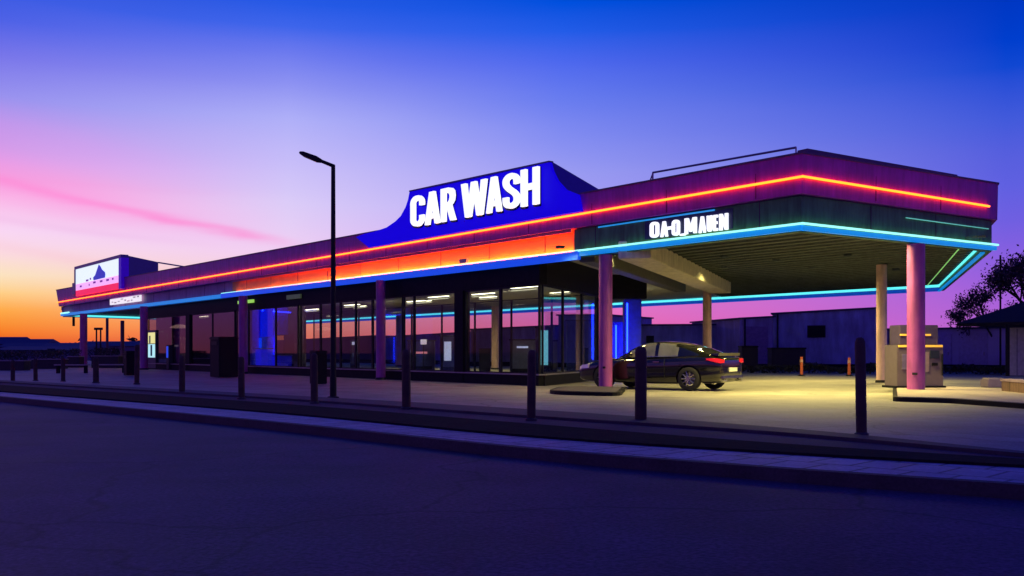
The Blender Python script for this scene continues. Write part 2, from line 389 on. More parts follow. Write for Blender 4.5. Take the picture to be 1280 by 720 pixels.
# roof slab
rs = MB(); rs.prism(inset(TOP,.34), 4.60, 4.75); rs.build('roof_slab', m_roof, bld)
# soffits -----------------------------------------------------------
spts = inset(BOT,.345)
q0 = fac(1.0,.345); q1 = q0 + W*17.0
def ln_hit(p, d, q, e):
    # p + t d = q + r e
    det = d.x*(-e.y) + e.x*d.y; t = ((q.x-p.x)*(-e.y) + e.x*(q.y-p.y))/det; return p + d*t
qb = ln_hit(q0, W, spts[2], (spts[3]-spts[2]))
# corrugated dark soffit on the right
def corr_soffit():
    a, b, c = spts[0], spts[1], spts[2]
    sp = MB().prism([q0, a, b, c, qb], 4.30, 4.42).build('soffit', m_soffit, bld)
    # shallow pressed ribs
    for k in range(34):
        t = (k+.5)/34
        p = a + (q0-a)*0; l0 = a.lerp(c, t) ; l1 = q0.lerp(qb, t)
        dd = (l1-l0)
        # keep inside the outline: move right end to the right edge
        e = ln_hit(l0, dd, b, (c-b)) if t > .25 else ln_hit(l0, dd, a, (b-a))
        st = e + (l1-e).normalized()*.1; en = l1 - (l1-e).normalized()*.1
        d = (en-st).normalized(); nrm = Vector((-d.y,d.x))
        MB().add([P3(st-nrm*.07,4.297),P3(en-nrm*.07,4.297),P3(en+nrm*.07,4.297),P3(st+nrm*.07,4.297),P3(st-nrm*.04,4.25),P3(en-nrm*.04,4.25),P3(en+nrm*.04,4.25),P3(st+nrm*.04,4.25)],
                 [(0,1,2,3),(7,6,5,4),(0,4,5,1),(1,5,6,2),(2,6,7,3),(3,7,4,0)]).build('soffit_rib', m_soffit, bld)
corr_soffit()
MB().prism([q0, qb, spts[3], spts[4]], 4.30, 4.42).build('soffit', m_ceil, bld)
# beams
def beam(p, d, L, w, z0, z1, m, name='beam'):
    n = Vector((-d.y,d.x)); c = p + d*L/2
    return MB().box(c, d, n, L, w, z0, z1).build(name, m, bld, bevel=.02)
beam(AT(793, 27.75), W, 17.6, .95, 3.78, 4.295, m_beam)
beam(fac(1.35,.5), W, 16, .5, 3.86, 4.29, mat('grey_beam',(.13,.13,.13),.6))
0 and beam(fac(-2.0,2.2)+U*2.0, (W*.2+V*.8).normalized(), 2.2, .7, 3.95, 4.28, mat('grey_beam',(.13,.13,.13),.6))
# columns -----------------------------------------------------------
def column(p, r, m, top=3.95, name='column', base=True):
    prof = [(r*1.0,0),(r*1.0,.02),(r,.03),(r,top)]
    c = MB().lathe((p[0],p[1],0), prof, 28).build(name, m, bld, smooth=True)
    if base: MB().lathe((p[0],p[1],.0), [(r*1.18,0),(r*1.18,.05),(r*1.04,.09)], 28).build('column_collar', m_dark, c, smooth=True)
    return c
c1 = column(AT(757, 28.45), .20, m_col)
MB().box(AT(755,28.22), U, V, .10,.02,.62,.68).build('socket_cover', m_dark, c1)
c2 = column(AT(1145, 25.60), .225, m_col)
MB().box(AT(1143.5,25.36), U, V, .14,.02,.50,.56).build('socket_cover', m_dark, c2)
column(AT(476, 38.6), .19, m_col)
column(AT(304, 49.3), .22, m_col)
column(AT(180, 60.6), .24, m_col)
column(AT(104.5, 72.0), .26, m_col)
column(AT(884, 44.6), .20, m_colw)
column(AT(1102, 35.0), .185, m_colw, top=4.25)
column(AT(619, 62.0), .24, m_colw, top=4.0)
column(AT(499, 74.0), .25, m_colw, top=4.0)
column(AT(153, 88.0), .17, mat('brown_column',(.25,.12,.15),.6))
# glass hall --------------------------------------------------------
SE = s_of(676, .45); SL = s_of(186, .45)
OFF = .45
fseg('plinth', SE, SL, OFF-.10, OFF+.12, 0, .34, m_black)
fseg('sill', SE-.05, SL, OFF-.13, OFF+.14, .343, .385, mat('sill_metal',(.35,.33,.36),.35,metal=.7))
fseg('header', SE, SL+1.2, OFF-.06, OFF+.25, 3.30, 4.29, m_black)
Ep = fac(SE, OFF)
WP = Vector((-W.y, W.x))
def wseg(name, p, t0, t1, th, z0, z1, m, parent=None):
    c = p + W*((t0+t1)/2); return MB().box(c, W, WP, t1-t0, th, z0, z1).build(name, m, parent if parent is not None else bld)
wseg('plinth', Ep, .12, 7.2, .2, 0, .34, m_black)
wseg('sill', Ep, .12, 7.2, .26, .343, .385, MATS['sill_metal'])
wseg('header', Ep, .26, 7.4, .24, 3.30, 4.29, m_black)
def bay_frame(name, a, b, th, z0, z1, gm, bar=.05, bot=.04):
    d = (b-a).normalized(); L = (b-a).length; n = Vector((-d.y,d.x)); mb = MB()
    mb.box(a+d*bar/2, d, n, bar, th, z0, z1); mb.box(b-d*bar/2, d, n, bar, th, z0, z1)
    mb.box((a+b)/2, d, n, L-2*bar, th*.9, z1-bar, z1); mb.box((a+b)/2, d, n, L-2*bar, th*.9, z0, z0+bot)
    fr = mb.build(name, m_dark, bld)
    MB().box((a+b)/2, d, n, L-2*bar, .012, z0+bot, z1-bar).build('pane', gm, fr)
    return fr
edges = [(186,237,'r'),(239,266,'r'),(266,294,'r'),(296,311,'r'),(311,345,'g'),(345,373,'r'),(376,401,'g'),(401,426,'g'),(426,445,'g'),(445,466,'g'),(466,504,'g'),(505,518,'g'),(518,571,'g'),(582,626,'g'),(626,675,'g')]
for a, b, k in edges:
    bay_frame('window', fac(s_of(b,OFF),OFF), fac(s_of(a,OFF),OFF), .08, .387, 3.297, m_glass if k == 'g' else m_glassr)
fseg('pier', s_of(582,OFF)+.01, s_of(571,OFF)-.01, OFF-.12, OFF+.2, .0, 3.297, m_black)
fseg('pier', s_of(239,OFF)+.02, s_of(234,OFF), OFF-.1, OFF+.2, .0, 3.297, m_black)
for t0, t1 in ((.15,2.4),(2.42,4.8),(4.82,7.15)):
    bay_frame('window', Ep+W*t0, Ep+W*t1, .07, .387, 3.297, m_glass)
wseg('pier', Ep, 7.2, 7.55, .3, 0, 4.29, mat('navy_pier',(.02,.03,.10),.5))
# inside of the hall
hc = [fac(SE+.3,OFF+.3), fac(SL-.2,OFF+.3), fac(SL-.2,OFF+.3)+W*6.8, fac(SE+.3,OFF+.3)+W*6.8]
MB().prism(hc, 3.80, 3.88).build('ceiling', m_ceil, bld)
MB().prism(hc, .01, .06).build('hall_floor', mat('hall_floor_tile',(.10,.10,.14),.3,var=.2), bld)
m_wallin = mat('inner_wall_paint', (.06,.05,.085), .6)
bw0 = fac(29.5,OFF+.3)+W*6.7; bw1 = fac(SL-.2,OFF+.3)+W*6.7
MB().box((bw0+bw1)/2, U, Vector((-U.y,U.x)), (bw1-bw0).length, .15, .06, 3.80).build('back_wall', m_wallin, bld)
ew0 = fac(SL-.3,OFF+.35); MB().box(ew0+W*3.4, W, WP, 6.6, .12, .06, 3.80).build('end_wall', m_wallin, bld)
# rear glazing
rp = [fac(SE+.3,OFF+.3)+W*6.9 + U*k*2.75 for k in range(10)]
for i in range(9): bay_frame('window', rp[i], rp[i+1], .07, .10, 3.40, m_glass, bar=.035)
# blue lit partition
m_bluewall = mat('blue_partition', (.03,.05,.75), .5)
pb = fac(s_of(314,OFF+.5),OFF+.5)
MB().box(pb+W*1.7, W, WP, 3.4, .12, .06, 3.80).build('partition', m_bluewall, bld)
def lamp_strip(name, a, b, r, m): return tube_obj(name, a, b, r, m)
m_bluelamp = mat('blue_tube', (.1,.1,.8), .4, em=(.004,.025,1), es=13)
lamp_strip('wall_lamp', P3(pb+W*.5-WP*.35,3.3), P3(pb+W*3.2-WP*.35,3.3), .03, m_bluelamp)
lamp_strip('wall_lamp', P3(pb+W*2.2-WP*.25,.5), P3(pb+W*2.2-WP*.25,2.0), .04, m_bluelamp)
fseg('blue_light_wall', s_of(340,1.6), s_of(314,1.6), 1.6, 1.66, 1.9, 3.35, mat('blue_backlit',(.02,.03,.5),.5,em=(.0,.010,.70),es=.8))
fseg('blue_light_wall', s_of(326,1.5), s_of(316,1.5), 1.5, 1.56, .5, 1.85, mat('blue_backlit2',(.02,.05,.6),.5,em=(.0,.05,.9),es=.9))
# hall ceiling light fittings; rear ones and uplights added to brighten the ceiling
m_lampw = mat('warm_tube', (.9,.9,.7), .4, em=(1,.92,.55), es=5)
for px, Y in ((655,34.2),(604,38),(548,40),(520,43.5),(440,47),(390,52),(330,58),(255,62),(220,66),(700,46),(610,50),(530,54),(450,60),(760,49)):
    p = AT(px, Y)
    dz = .55 if Y in (46,50,54,60,49) else 0
    f = MB().box(p, U, Vector((-U.y,U.x)), 1.5, .16, 3.30+dz, 3.36+dz).build('ceiling_light', mat('lamp_housing',(.5,.5,.5),.4), bld)
    MB().box(p, U, Vector((-U.y,U.x)), 1.4, .13, 3.372+dz, 3.39+dz).build('lamp_tube', m_lampw, f)
    la = bpy.data.lights.new('ceiling_fill', 'AREA'); la.shape = 'RECTANGLE'; la.size = 1.4; la.size_y = .12; la.energy = 240 if dz else 90; la.color = (1,.93,.62)
    lo = bpy.data.objects.new('ceiling_fill', la); C.objects.link(lo); lo.parent = bld; lo.rotation_euler = (math.pi,0,math.atan2(U.y,U.x)); lo.location = (p[0]-bld.location.x, p[1]-bld.location.y, 3.40+dz)
    MB().box(p, U, Vector((-U.y,U.x)), 1.4, .10, 3.28+dz, 3.298+dz).build('lamp_tube', mat('warm_tube_low',(.9,.9,.7),.4,em=(.8,.75,.45),es=.9), f)
# rooftop rail
ra = fac(s_of(816,.5),.5); rb = fac(s_of(995,.5),.5)
rail = MB().tube(P3(ra,6.19), P3(rb,6.10), .028).build('roof_rail', m_alu, bld)
MB().tube(P3(ra,4.7), P3(ra,6.19), .025).build('rail_post', m_alu, rail); MB().tube(P3(rb,4.7), P3(rb,6.10), .02).build('rail_post', m_alu, rail)
MB().tube(P3(ra,6.17), P3(ra+U*.25,5.7), .02).build('rail_brace', m_alu, rail)
MB().tube(P3(ra+U*.25,5.7), P3(ra,5.7), .02).build('rail_brace', m_alu, rail)
# AB parapet raised part
pa, pb_ = inset(TOP,.02)[0], inset(TOP,.02)[1]
mb = MB(); dd = (pb_-pa).normalized(); nn = Vector((-dd.y,dd.x))
mb.box(pa+dd*3.3+nn*.16, dd, nn, 6.2, .3, 5.85, 5.955); mb.build('parapet_cap', MATS['parapet_cap'], bld)
# vents and camera on the soffit edge
hang = fac(SF-3.2,.6); MB().tube(P3(hang,3.2), P3(hang,4.0), .10).build('downpipe', m_dark, bld)
# small box lamp fixtures on the fascia
b_ = MB().box(fac(s_of(583,.1),.0), U, V, .45, .12, 4.22, 4.36).build('floodlight', mat('flood_body',(.4,.4,.4),.4), bld)
# green exit lamps under header
m_exit = mat('exit_lamp',(.3,.6,.1),.4,em=(.35,.75,.10),es=.8)
fseg('exit_sign', s_of(316,.3), s_of(297,.3), .30, .38, 3.62, 3.78, m_exit)
fseg('lamp_box', s_of(375,.3), s_of(358,.3), .30, .38, 3.60, 3.80, mat('dim_lamp',(.1,.12,.08),.5,em=(.25,.35,.15),es=.10))

# ------------------------------------------------------------------ canopy downlights (real lamps)
def spot(p, z, power, col, size=162, blend=1, rad=.12):
    l = bpy.data.lights.new('downlight_lamp', 'SPOT'); l.energy = power; l.color = col; l.spot_size = R(size); l.spot_blend = blend; l.shadow_soft_size = rad
    o = bpy.data.objects.new('downlight_lamp', l); C.objects.link(o); o.location = (p[0],p[1],z); return o
first = None
cols = (1,.82,.24)
spots = [(AT(908,25.9),300),(AT(972,25.0),310),(AT(1035,25.3),310),(AT(1092,25.9),330),(AT(905,32.0),70),(AT(970,33),80),(AT(1060,31.5),80),(AT(1015,36),330),(AT(905,36),300),(AT(1120,37),330),(AT(765,31.5),110),(AT(1000,42),170),(AT(1172,28.2),330),(AT(700,29.2),90),(AT(620,58),200),(AT(520,62),220),(AT(760,52),200)]
for i, (p, pw) in enumerate(spots):
    h = MB(); n = 16; r = .14
    z0, z1 = (4.225, 4.295)
    P = [(p[0]+r*math.cos(2*math.pi*k/n), p[1]+r*math.sin(2*math.pi*k/n), z) for z in (z0,z1) for k in range(n)]
    h.add(P, [(k,(k+1)%n,n+(k+1)%n,n+k) for k in range(n)])
    hh = h.build('downlight', m_soffit, bld)
    MB().lathe((p[0],p[1],4.25), [(.12,0),(.12,.03)], n).build('lens', mat('warm_lens',(.9,.9,.7),.4,em=(1,.9,.5),es=.6), hh)
    s = spot(p, 4.20, pw*3.2, cols); s.parent = bld; s.location = (p[0]-bld.location.x, p[1]-bld.location.y, 4.20)

# ------------------------------------------------------------------ signs
def stroke(pts, t, k=8, th=None):
    P = [Vector(p) for p in pts]; q = []
    for i in range(len(P)-1):
        p0, p1, p2, p3 = P[max(i-1,0)], P[i], P[i+1], P[min(i+2,len(P)-1)]
        for j in range(k):
            u = j/k; q.append(.5*((2*p1)+(-p0+p2)*u+(2*p0-5*p1+4*p2-p3)*u*u+(-p0+3*p1-3*p2+p3)*u**3))
    q.append(P[-1]); L, Rr = [], []
    for i, p in enumerate(q):
        d = (q[min(i+1,len(q)-1)]-q[max(i-1,0)]).normalized(); n = Vector((-d.y,d.x))
        L.append(p+n*t/2); Rr.append(p-n*t/2)
    return [tuple(p) for p in L + Rr[::-1]]
def rr(w, h, r, x0=0, y0=0, n=6):
    o = []
    for cx, cy, a0 in ((x0+w-r,y0+h-r,0),(x0+r,y0+h-r,90),(x0+r,y0+r,180),(x0+w-r,y0+r,270)):
        for i in range(n+1):
            a = R(a0+90*i/n); o.append((cx+r*math.cos(a), cy+r*math.sin(a)))
    return o
GL = {
 'C': (.50, [stroke([(.415,.66),(.41,.80),(.33,.895),(.25,.91),(.16,.89),(.09,.80),(.085,.66),(.085,.5),(.085,.34),(.09,.2),(.16,.11),(.25,.09),(.33,.105),(.41,.20),(.415,.35)], .145)]),
 'A': (.54, [[(0,0),(.18,1),(.36,1),(.54,0),(.385,0),(.355,.18),(.185,.18),(.155,0)], [(.21,.32),(.33,.32),(.27,.76)]]),
 'R': (.50, [[(0,0),(0,1),(.28,1),(.38,.97),(.45,.89),(.47,.74),(.45,.60),(.39,.51),(.35,.48),(.50,0),(.34,0),(.21,.42),(.15,.42),(.15,0)], [(.15,.86),(.25,.86),(.31,.80),(.325,.71),(.30,.61),(.25,.56),(.15,.56)]]),
 'W': (.80, [[(0,1),(.13,0),(.30,0),(.40,.62),(.50,0),(.67,0),(.80,1),(.645,1),(.575,.34),(.475,1),(.325,1),(.225,.34),(.155,1)]]),
 'S': (.50, [stroke([(.415,.67),(.40,.82),(.32,.90),(.25,.912),(.16,.89),(.09,.81),(.095,.69),(.17,.58),(.26,.50),(.36,.41),(.415,.30),(.40,.17),(.32,.10),(.24,.088),(.15,.11),(.09,.19),(.085,.34)], .142)]),
 'H': (.50, [[(0,0),(0,1),(.15,1),(.15,.59),(.35,.59),(.35,1),(.50,1),(.50,0),(.35,0),(.35,.43),(.15,.43),(.15,0)]]),
 'O': (.50, [rr(.5,1,.22), rr(.18,.66,.085,.16,.17)]),
 'M': (.70, [[(0,0),(0,1),(.20,1),(.35,.45),(.50,1),(.70,1),(.70,0),(.54,0),(.54,.62),(.40,.12),(.30,.12),(.16,.62),(.16,0)]]),
 'U': (.50, [[(0,1),(0,.2),(.06,.06),(.16,0),(.34,0),(.44,.06),(.50,.2),(.50,1),(.33,1),(.33,.22),(.25,.16),(.17,.22),(.17,1)]]),
 'E': (.42, [[(0,0),(0,1),(.42,1),(.42,.84),(.17,.84),(.17,.59),(.36,.59),(.36,.43),(.17,.43),(.17,.16),(.42,.16),(.42,0)]]),
 'N': (.54, [[(0,0),(0,1),(.17,1),(.37,.45),(.37,1),(.54,1),(.54,0),(.37,0),(.17,.55),(.17,0)]]),
}
def letter(ch, px0, px1, z0, z1, off, depth, m, parent, name='letter', bold=0.0, skew=0, z0b=None, z1b=None):
    w, splines = GL[ch]
    cu = bpy.data.curves.new(name, 'CURVE'); cu.dimensions = '2D'; cu.fill_mode = 'BOTH'; cu.extrude = .5
    for sp in splines:
        s = cu.splines.new('POLY'); s.points.add(len(sp)-1); s.use_cyclic_u = True
        for i, (x, y) in enumerate(sp): s.points[i].co = (x, y, 0, 1)
    tmp = bpy.data.objects.new('tmp', cu); C.objects.link(tmp)
    dg = bpy.context.evaluated_depsgraph_get(); me = bpy.data.meshes.new_from_object(tmp.evaluated_get(dg))
    bpy.data.objects.remove(tmp); bpy.data.curves.remove(cu)
    sl, sr = s_of(px0, off), s_of(px1, off)
    for v in me.vertices:
        x, y, d = v.co.x/w, v.co.y, v.co.z
        s = sl + (sr-sl)*x; p = fac(s, off + d*depth); z = z0 + (z1-z0)*y
        v.co = (p.x, p.y, z)
    me.name = name; me.materials.clear(); me.materials.append(m)
    o = bpy.data.objects.new(name, me); C.objects.link(o)
    bm = bmesh.new(); bm.from_mesh(me); bmesh.ops.recalc_face_normals(bm, faces=bm.faces); bm.to_mesh(me); bm.free()
    put(o, parent); return o

OS = -.10
sgn = thing('roof_sign', P3(fac(6,OS),5.3), 'big blue rooftop sign with curved left end and glowing white CAR WASH letters', 'sign')
outline = [(446,296.5),(456,292.5),(469,289.5),(484,284.5),(495,277),(502,270),(508,259),(511,250),(513,240),(560,231),(625,217),(688,203),(691,214),(697,226),(707,237),(723,243.5),(727,262),(620,281),(500,304),(462,312)]
pts = [sz(x, y, OS) for x, y in outline]
pts = [(s, max(z, 5.31)) for s, z in pts]
# bottom edge straight just above the neon line
pts = pts[:16] + [(s_of(727,OS),5.31),(s_of(462,OS),5.31)]
def plate(name, pts, o0, o1, m, parent):
    n = len(pts); P = [P3(fac(s,o0),z) for s,z in pts] + [P3(fac(s,o1),z) for s,z in pts]
    return MB().add(P, [tuple(range(n)), tuple(range(n,2*n))[::-1]] + [(i,(i+1)%n,n+(i+1)%n,n+i) for i in range(n)]).build(name, m, parent)
plate('sign_panel', pts, OS-.04, OS+.07, m_sign, sgn)
# rear body of the sign with sloping cheek
sT, zT = sz(689.5, 201.5, .0)
sL = s_of(514, 0)
pA = fac(sT,.0); pBk = pA + V*2.2
bodyp = MB()
sa, zb = sT, 6.35
q = [P3(fac(sT,-.02),5.36),P3(fac(sL,-.02),5.36),P3(fac(sL,-.02),7.08),P3(fac(sT,-.02),zT),P3(fac(sT,2.2),4.8),P3(fac(sL,2.2),4.8),P3(fac(sL,2.2),6.3),P3(fac(sT,2.2),6.32)]
bodyp.add(q, [(0,1,2,3),(7,6,5,4),(0,4,5,1),(1,5,6,2),(2,6,7,3),(3,7,4,0)]); bodyp.build('sign_body', m_navy, sgn)
# trim along the top edge of the panel
for (a, b) in (((513,240),(688,203)),):
    s0, z0 = sz(*a, OS); s1, z1 = sz(*b, OS)
    MB().add([P3(fac(s0,OS-.06),z0),P3(fac(s1,OS-.06),z1),P3(fac(s1,.02),z1),P3(fac(s0,.02),z0),P3(fac(s0,OS-.06),z0+.05),P3(fac(s1,OS-.06),z1+.05),P3(fac(s1,.02),z1+.05),P3(fac(s0,.02),z0+.05)],
             [(3,2,1,0),(4,5,6,7),(0,1,5,4),(1,2,6,5),(2,3,7,6),(3,0,4,7)]).build('sign_trim', mat('sign_trim',(.03,.03,.22),.4), sgn)
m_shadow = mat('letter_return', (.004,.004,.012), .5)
for ch, a, b in (('C',513.8,530.5),('A',532,549.5),('R',552,569.5),('W',577.5,608.5),('A',608.8,627),('S',629,649.8),('H',652,673.5)):
    letter(ch, a, b, 5.73, 6.90, OS-.20, .10, m_white_em, sgn)
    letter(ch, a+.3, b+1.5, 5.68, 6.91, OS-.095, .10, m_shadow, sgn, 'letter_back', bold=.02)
# second sign on the green band
s2 = thing('fascia_sign', P3(fac(-3.2,offl),4.3), 'small glowing white lettering OAO MAUEN on the dark green band of the canopy', 'sign')
OG = offl-.05
for ch, a, b, yt, yb in (('O',812.8,823.4,277.4,297),('A',826,834.6,276.7,296),('O',840.3,849.4,274.8,294.5),('M',856.3,870.5,272.2,292),('A',873.8,882,270.6,291),('U',884,890,269.5,289.5),('E',892.2,897,268.7,288.5),('N',899.6,909.8,267,287.5)):
    letter(ch, a, b, sz((a+b)/2, yb, OG)[1], sz((a+b)/2, yt, OG)[1], OG, .06, m_white_em, s2)
fs = sz(837, 285, OG); MB().box(fac(fs[0],OG), U, V, .16, .06, fs[1]-.04, fs[1]+.04).build('letter', m_white_em, s2)
fs = sz(853.5, 293, OG); MB().box(fac(fs[0],OG), U, V, .18, .06, fs[1]-.03, fs[1]+.02).build('letter', m_white_em, s2)
# dark navy backing behind the letters
fseg('sign_backing', s_of(916,offl-.01), s_of(806,offl-.01), offl-.012, offl-.002, 4.26, 4.78, mat('navy_backing',(.01,.02,.09),.5), parent=s2)
# third sign far left
OT = offl
s3 = thing('light_box', P3(fac(s_of(158,OT),OT),4.4), 'small white light box with blurred lettering low on the left end of the fascia', 'sign')
a0, a1 = s_of(177.5,OT), s_of(139.5,OT)
z_l = lambda s: 4.36 + (s-a0)*.004
fseg('light_panel', a0, a1, OT-.12, OT-.02, 4.42, 5.0-.18, mat('white_light_panel',(.8,.8,.8),.4,em=(.95,.93,.92),es=.85), parent=s3)
rnd = random.Random(3)
k = a1-.5; i = 0
while k > a0+.5:
    wd = rnd.uniform(.25,.7); col = 'pink_mark' if i == 5 else 'grey_mark'
    m = mat(col, (.4,.2,.25) if i == 5 else (.35,.3,.33), .5, em=(.5,.2,.28) if i == 5 else (.42,.36,.40), es=.6)
    z = rnd.choice((4.50,4.56,4.63,4.68)); fseg('printed_mark', k-wd, k, OT-.135, OT-.122, z, z+rnd.uniform(.05,.11), m, parent=s3); k -= wd+rnd.uniform(.1,.35); i += 1
# tower light sign
OW = -.05
t0, t1 = s_of(152,OW), s_of(96,OW)
ts = thing('billboard', P3(fac((t0+t1)/2,OW),5.3), 'lit white roof billboard with a dark blue fir shaped emblem above the left end', 'sign')
fseg('lit_face', t0+.15, t1-.1, OW-.1, OW, 6.35, 7.5, mat('white_face',(.8,.85,.85),.4,em=(.80,.93,.95),es=.95), parent=ts)
fseg('red_neon_wash', t0+.15, t1-.1, OW-.1, OW, 5.42, 5.85, mat('red_wash',(.7,.05,.15),.4,em=(.85,.01,.07),es=.95), parent=ts)  # neon light on the lower face, put in as red emission
fseg('pink_neon_wash', t0+.15, t1-.1, OW-.1, OW, 5.853, 6.347, mat('pink_wash',(.8,.4,.7),.4,em=(.90,.45,.85),es=.95), parent=ts)  # paler part of that neon light, put in as pink emission
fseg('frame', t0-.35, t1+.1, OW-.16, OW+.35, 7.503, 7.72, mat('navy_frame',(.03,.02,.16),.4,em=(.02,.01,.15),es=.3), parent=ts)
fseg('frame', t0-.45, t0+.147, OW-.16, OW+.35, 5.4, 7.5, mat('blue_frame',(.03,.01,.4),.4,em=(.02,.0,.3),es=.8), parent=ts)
fseg('frame', t1-.097, t1+.15, OW-.16, OW+.2, 6.2, 7.5, MATS['navy_frame'], parent=ts)
fseg('foot', t1+.16, t1+1.0, OW-.1, OW+.3, 5.6, 6.5, MATS['navy_frame'], parent=ts)
ct = fac(t0-.2, OW+.2)
dcheek = V
MB().add([P3(ct,5.6),P3(ct+V*2.2,5.6),P3(ct+V*2.2,7.35),P3(ct,7.7),P3(ct+U*2,5.6),P3(ct+V*2.2+U*2,5.6),P3(ct+V*2.2+U*2,7.35),P3(ct+U*2,7.7)], [(3,2,1,0),(4,5,6,7),(0,1,5,4),(1,2,6,5),(2,3,7,6),(3,0,4,7)]).build('rear_box', MATS['navy_frame'], ts)
MB().tube(P3(ct+V*2.2,7.32), P3(ct+V*5.2,7.0), .05).build('stay', MATS['navy_frame'], ts)
emb = [(120.5,339.5),(123.5,330.6),(125.5,333),(127.5,337),(131,340),(131.5,343),(131,347),(117,350.5),(116.5,347),(119,344)]
ep = [sz(x, y, OW-.12) for x, y in emb]; plate('emblem', ep, OW-.13, OW-.105, mat('emblem_blue',(.01,.03,.4),.4,em=(.005,.03,.45),es=.8), ts)
for x, y, w in ((109,350.5,3.2),(113,348.5,1.5),(118,353,3),(126.5,351.5,3),(134.5,350,3),(141,348.5,1.6),(101,358,2.4),(111.5,356,1)):
    s, z = sz(x, y, OW-.12); wd = w*.13
    MB().box(fac(s,OW-.12), U, V, wd*1.6, .02, z-.07, z+.07).build('printed_mark', mat('mark_purple',(.2,.05,.4),.4,em=(.25,.02,.40),es=.5), ts)

# ------------------------------------------------------------------ street lamp
lb = G(416.5, 497.5)
lp = thing('street_lamp', lb, 'tall dark street lamp with a single LED arm, standing before the glass hall', 'street lamp')
zt = Zat(207, lb.y)
MB().tube(lb, (lb.x,lb.y,zt), .072, 14, .05).build('pole', m_dark, lp, smooth=True)
MB().lathe(lb, [(.14,0),(.14,.03),(.08,.05),(.08,.5)], 16).build('pole_foot', m_dark, lp, smooth=True)
zh = Zat(192.5, lb.y); hd = Vector((-.78*1.0, -.02, zh-zt+.02))
arm = MB(); a = Vector((lb.x,lb.y,zt)); e = a + hd
arm.tube(a+Vector((.03,0,-.02)), a.lerp(e,.45), .045, 10, .04).build('arm', m_dark, lp, smooth=True)
d = (e-a).normalized(); up = Vector((d.z,0,-d.x)) if d.x > 0 else Vector((-d.z,0,d.x)) ; up = Vector((d.z*-1,0,d.x))*-1
P = []
for t, w, h in ((.35,.05,.05),(.5,.13,.075),(.9,.14,.06),(1.02,.08,.03)):
    c = a + (e-a)*t
    for i, j in ((-1,-1),(1,-1),(1,1),(-1,1)): P.append(c + Vector((0,1,0))*w*i + up*h*j*.8)
hb = MB(); hb.add(P, [(3,2,1,0),(12,13,14,15)] + [(k*4+i,k*4+(i+1)%4,k*4+4+(i+1)%4,k*4+4+i) for k in range(3) for i in range(4)]); hb.build('lamp_head', m_dark, lp, bevel=.012)

# ------------------------------------------------------------------ bollards
def bollard_mesh():
    r = .075; prof = [(r*1.0,0),(r,.3),(r*.98,1.08),(r*.93,1.15),(r*.7,1.19),(r*.3,1.205)]
    return prof
bl = thing('bollard', (0,0,0), '', 'bollard', 'dark wooden bollards along the path')
MB().lathe((0,0,-.02), bollard_mesh(), 20).build('post', m_wood, bl, smooth=True)
MB().lathe((0,0,.0), [(.10,-.02),(.10,.035),(.076,.05)], 18).build('base_collar', m_kerb, bl, smooth=True)
bp = [(1077,545.5,420,13),(801,528,432,15),(664,526,436,11),(508,511.5,436,11),(393,504.5,441,9),(302,499,445,8),(227.5,491.5,444,7.5),(171,480.5,430,6),(120,478.5,446,7),(79,476.8,447,5),(44.5,476,448,5),(16,477,450,5)]
labs = ['right end bollard standing between the parked car and the kiosk','thickest bollard, standing in front of the black car','bollard by the corner of the glass hall, next left of the black car',
 'bollard in front of the wide panes, right of the street lamp','bollard directly left of the street lamp','bollard in front of the pink column beside the blue lit partition','bollard in front of the dark window between lit cabinet and litter bin',
 'slim bollard touching the pink column at the left end of the glass','bollard just right of the farthest pink column','bollard between the far column and the open left side','second bollard from the left edge of the photo','leftmost bollard at the edge of the photo']
for i, (px, py, top, w) in enumerate(bp):
    o = bl if i == 0 else copy_tree(bl)
    p = G(px, py); o.location = p; ht = Zat(top, p.y); wd = w*p.y/F/2
    o.scale = (wd/.075, wd/.075, ht/1.2); o['label'] = labs[i]; o.rotation_euler = (R((i*37%5-2)*.35),R((i*23%5-2)*.35),i*1.3)

# ------------------------------------------------------------------ traffic islands
def rounded(pts, r=.4, n=6):
    out = []; N = len(pts)
    for i in range(N):
        a, b, c = pts[i-1], pts[i], pts[(i+1)%N]; d1 = (a-b).normalized(); d2 = (c-b).normalized()
        for k in range(n+1):
            t = k/n; p = (b+d1*r)*(1-t)**2 + b*2*t*(1-t) + (b+d2*r)*t*t; out.append(p)
    return out
def island(name, label, pts, h, r):
    pp = [G(*p).to_2d() for p in pts]; t = thing(name, P3(sum(pp, Vector((0,0)))/len(pp), 0), label, 'traffic island')
    o = rounded(pp, r); MB().prism(o, .0, h).build('kerb_ring', m_black, t)
    MB().prism(inset(o,.10), h, h+.012).build('top_slab', m_isl if len(pts) > 4 else m_kerb, t)
island('traffic_island', 'low dark oval island round the foot of the pink column by the car', [(683,493),(775,496),(783,487.5),(700,486.5)], .09, .9)
island('traffic_island', 'long low concrete island under the kiosk at the right edge', [(1116,502),(1186,504),(1320,514),(1330,494),(1180,487),(1116,487)], .10, .3)

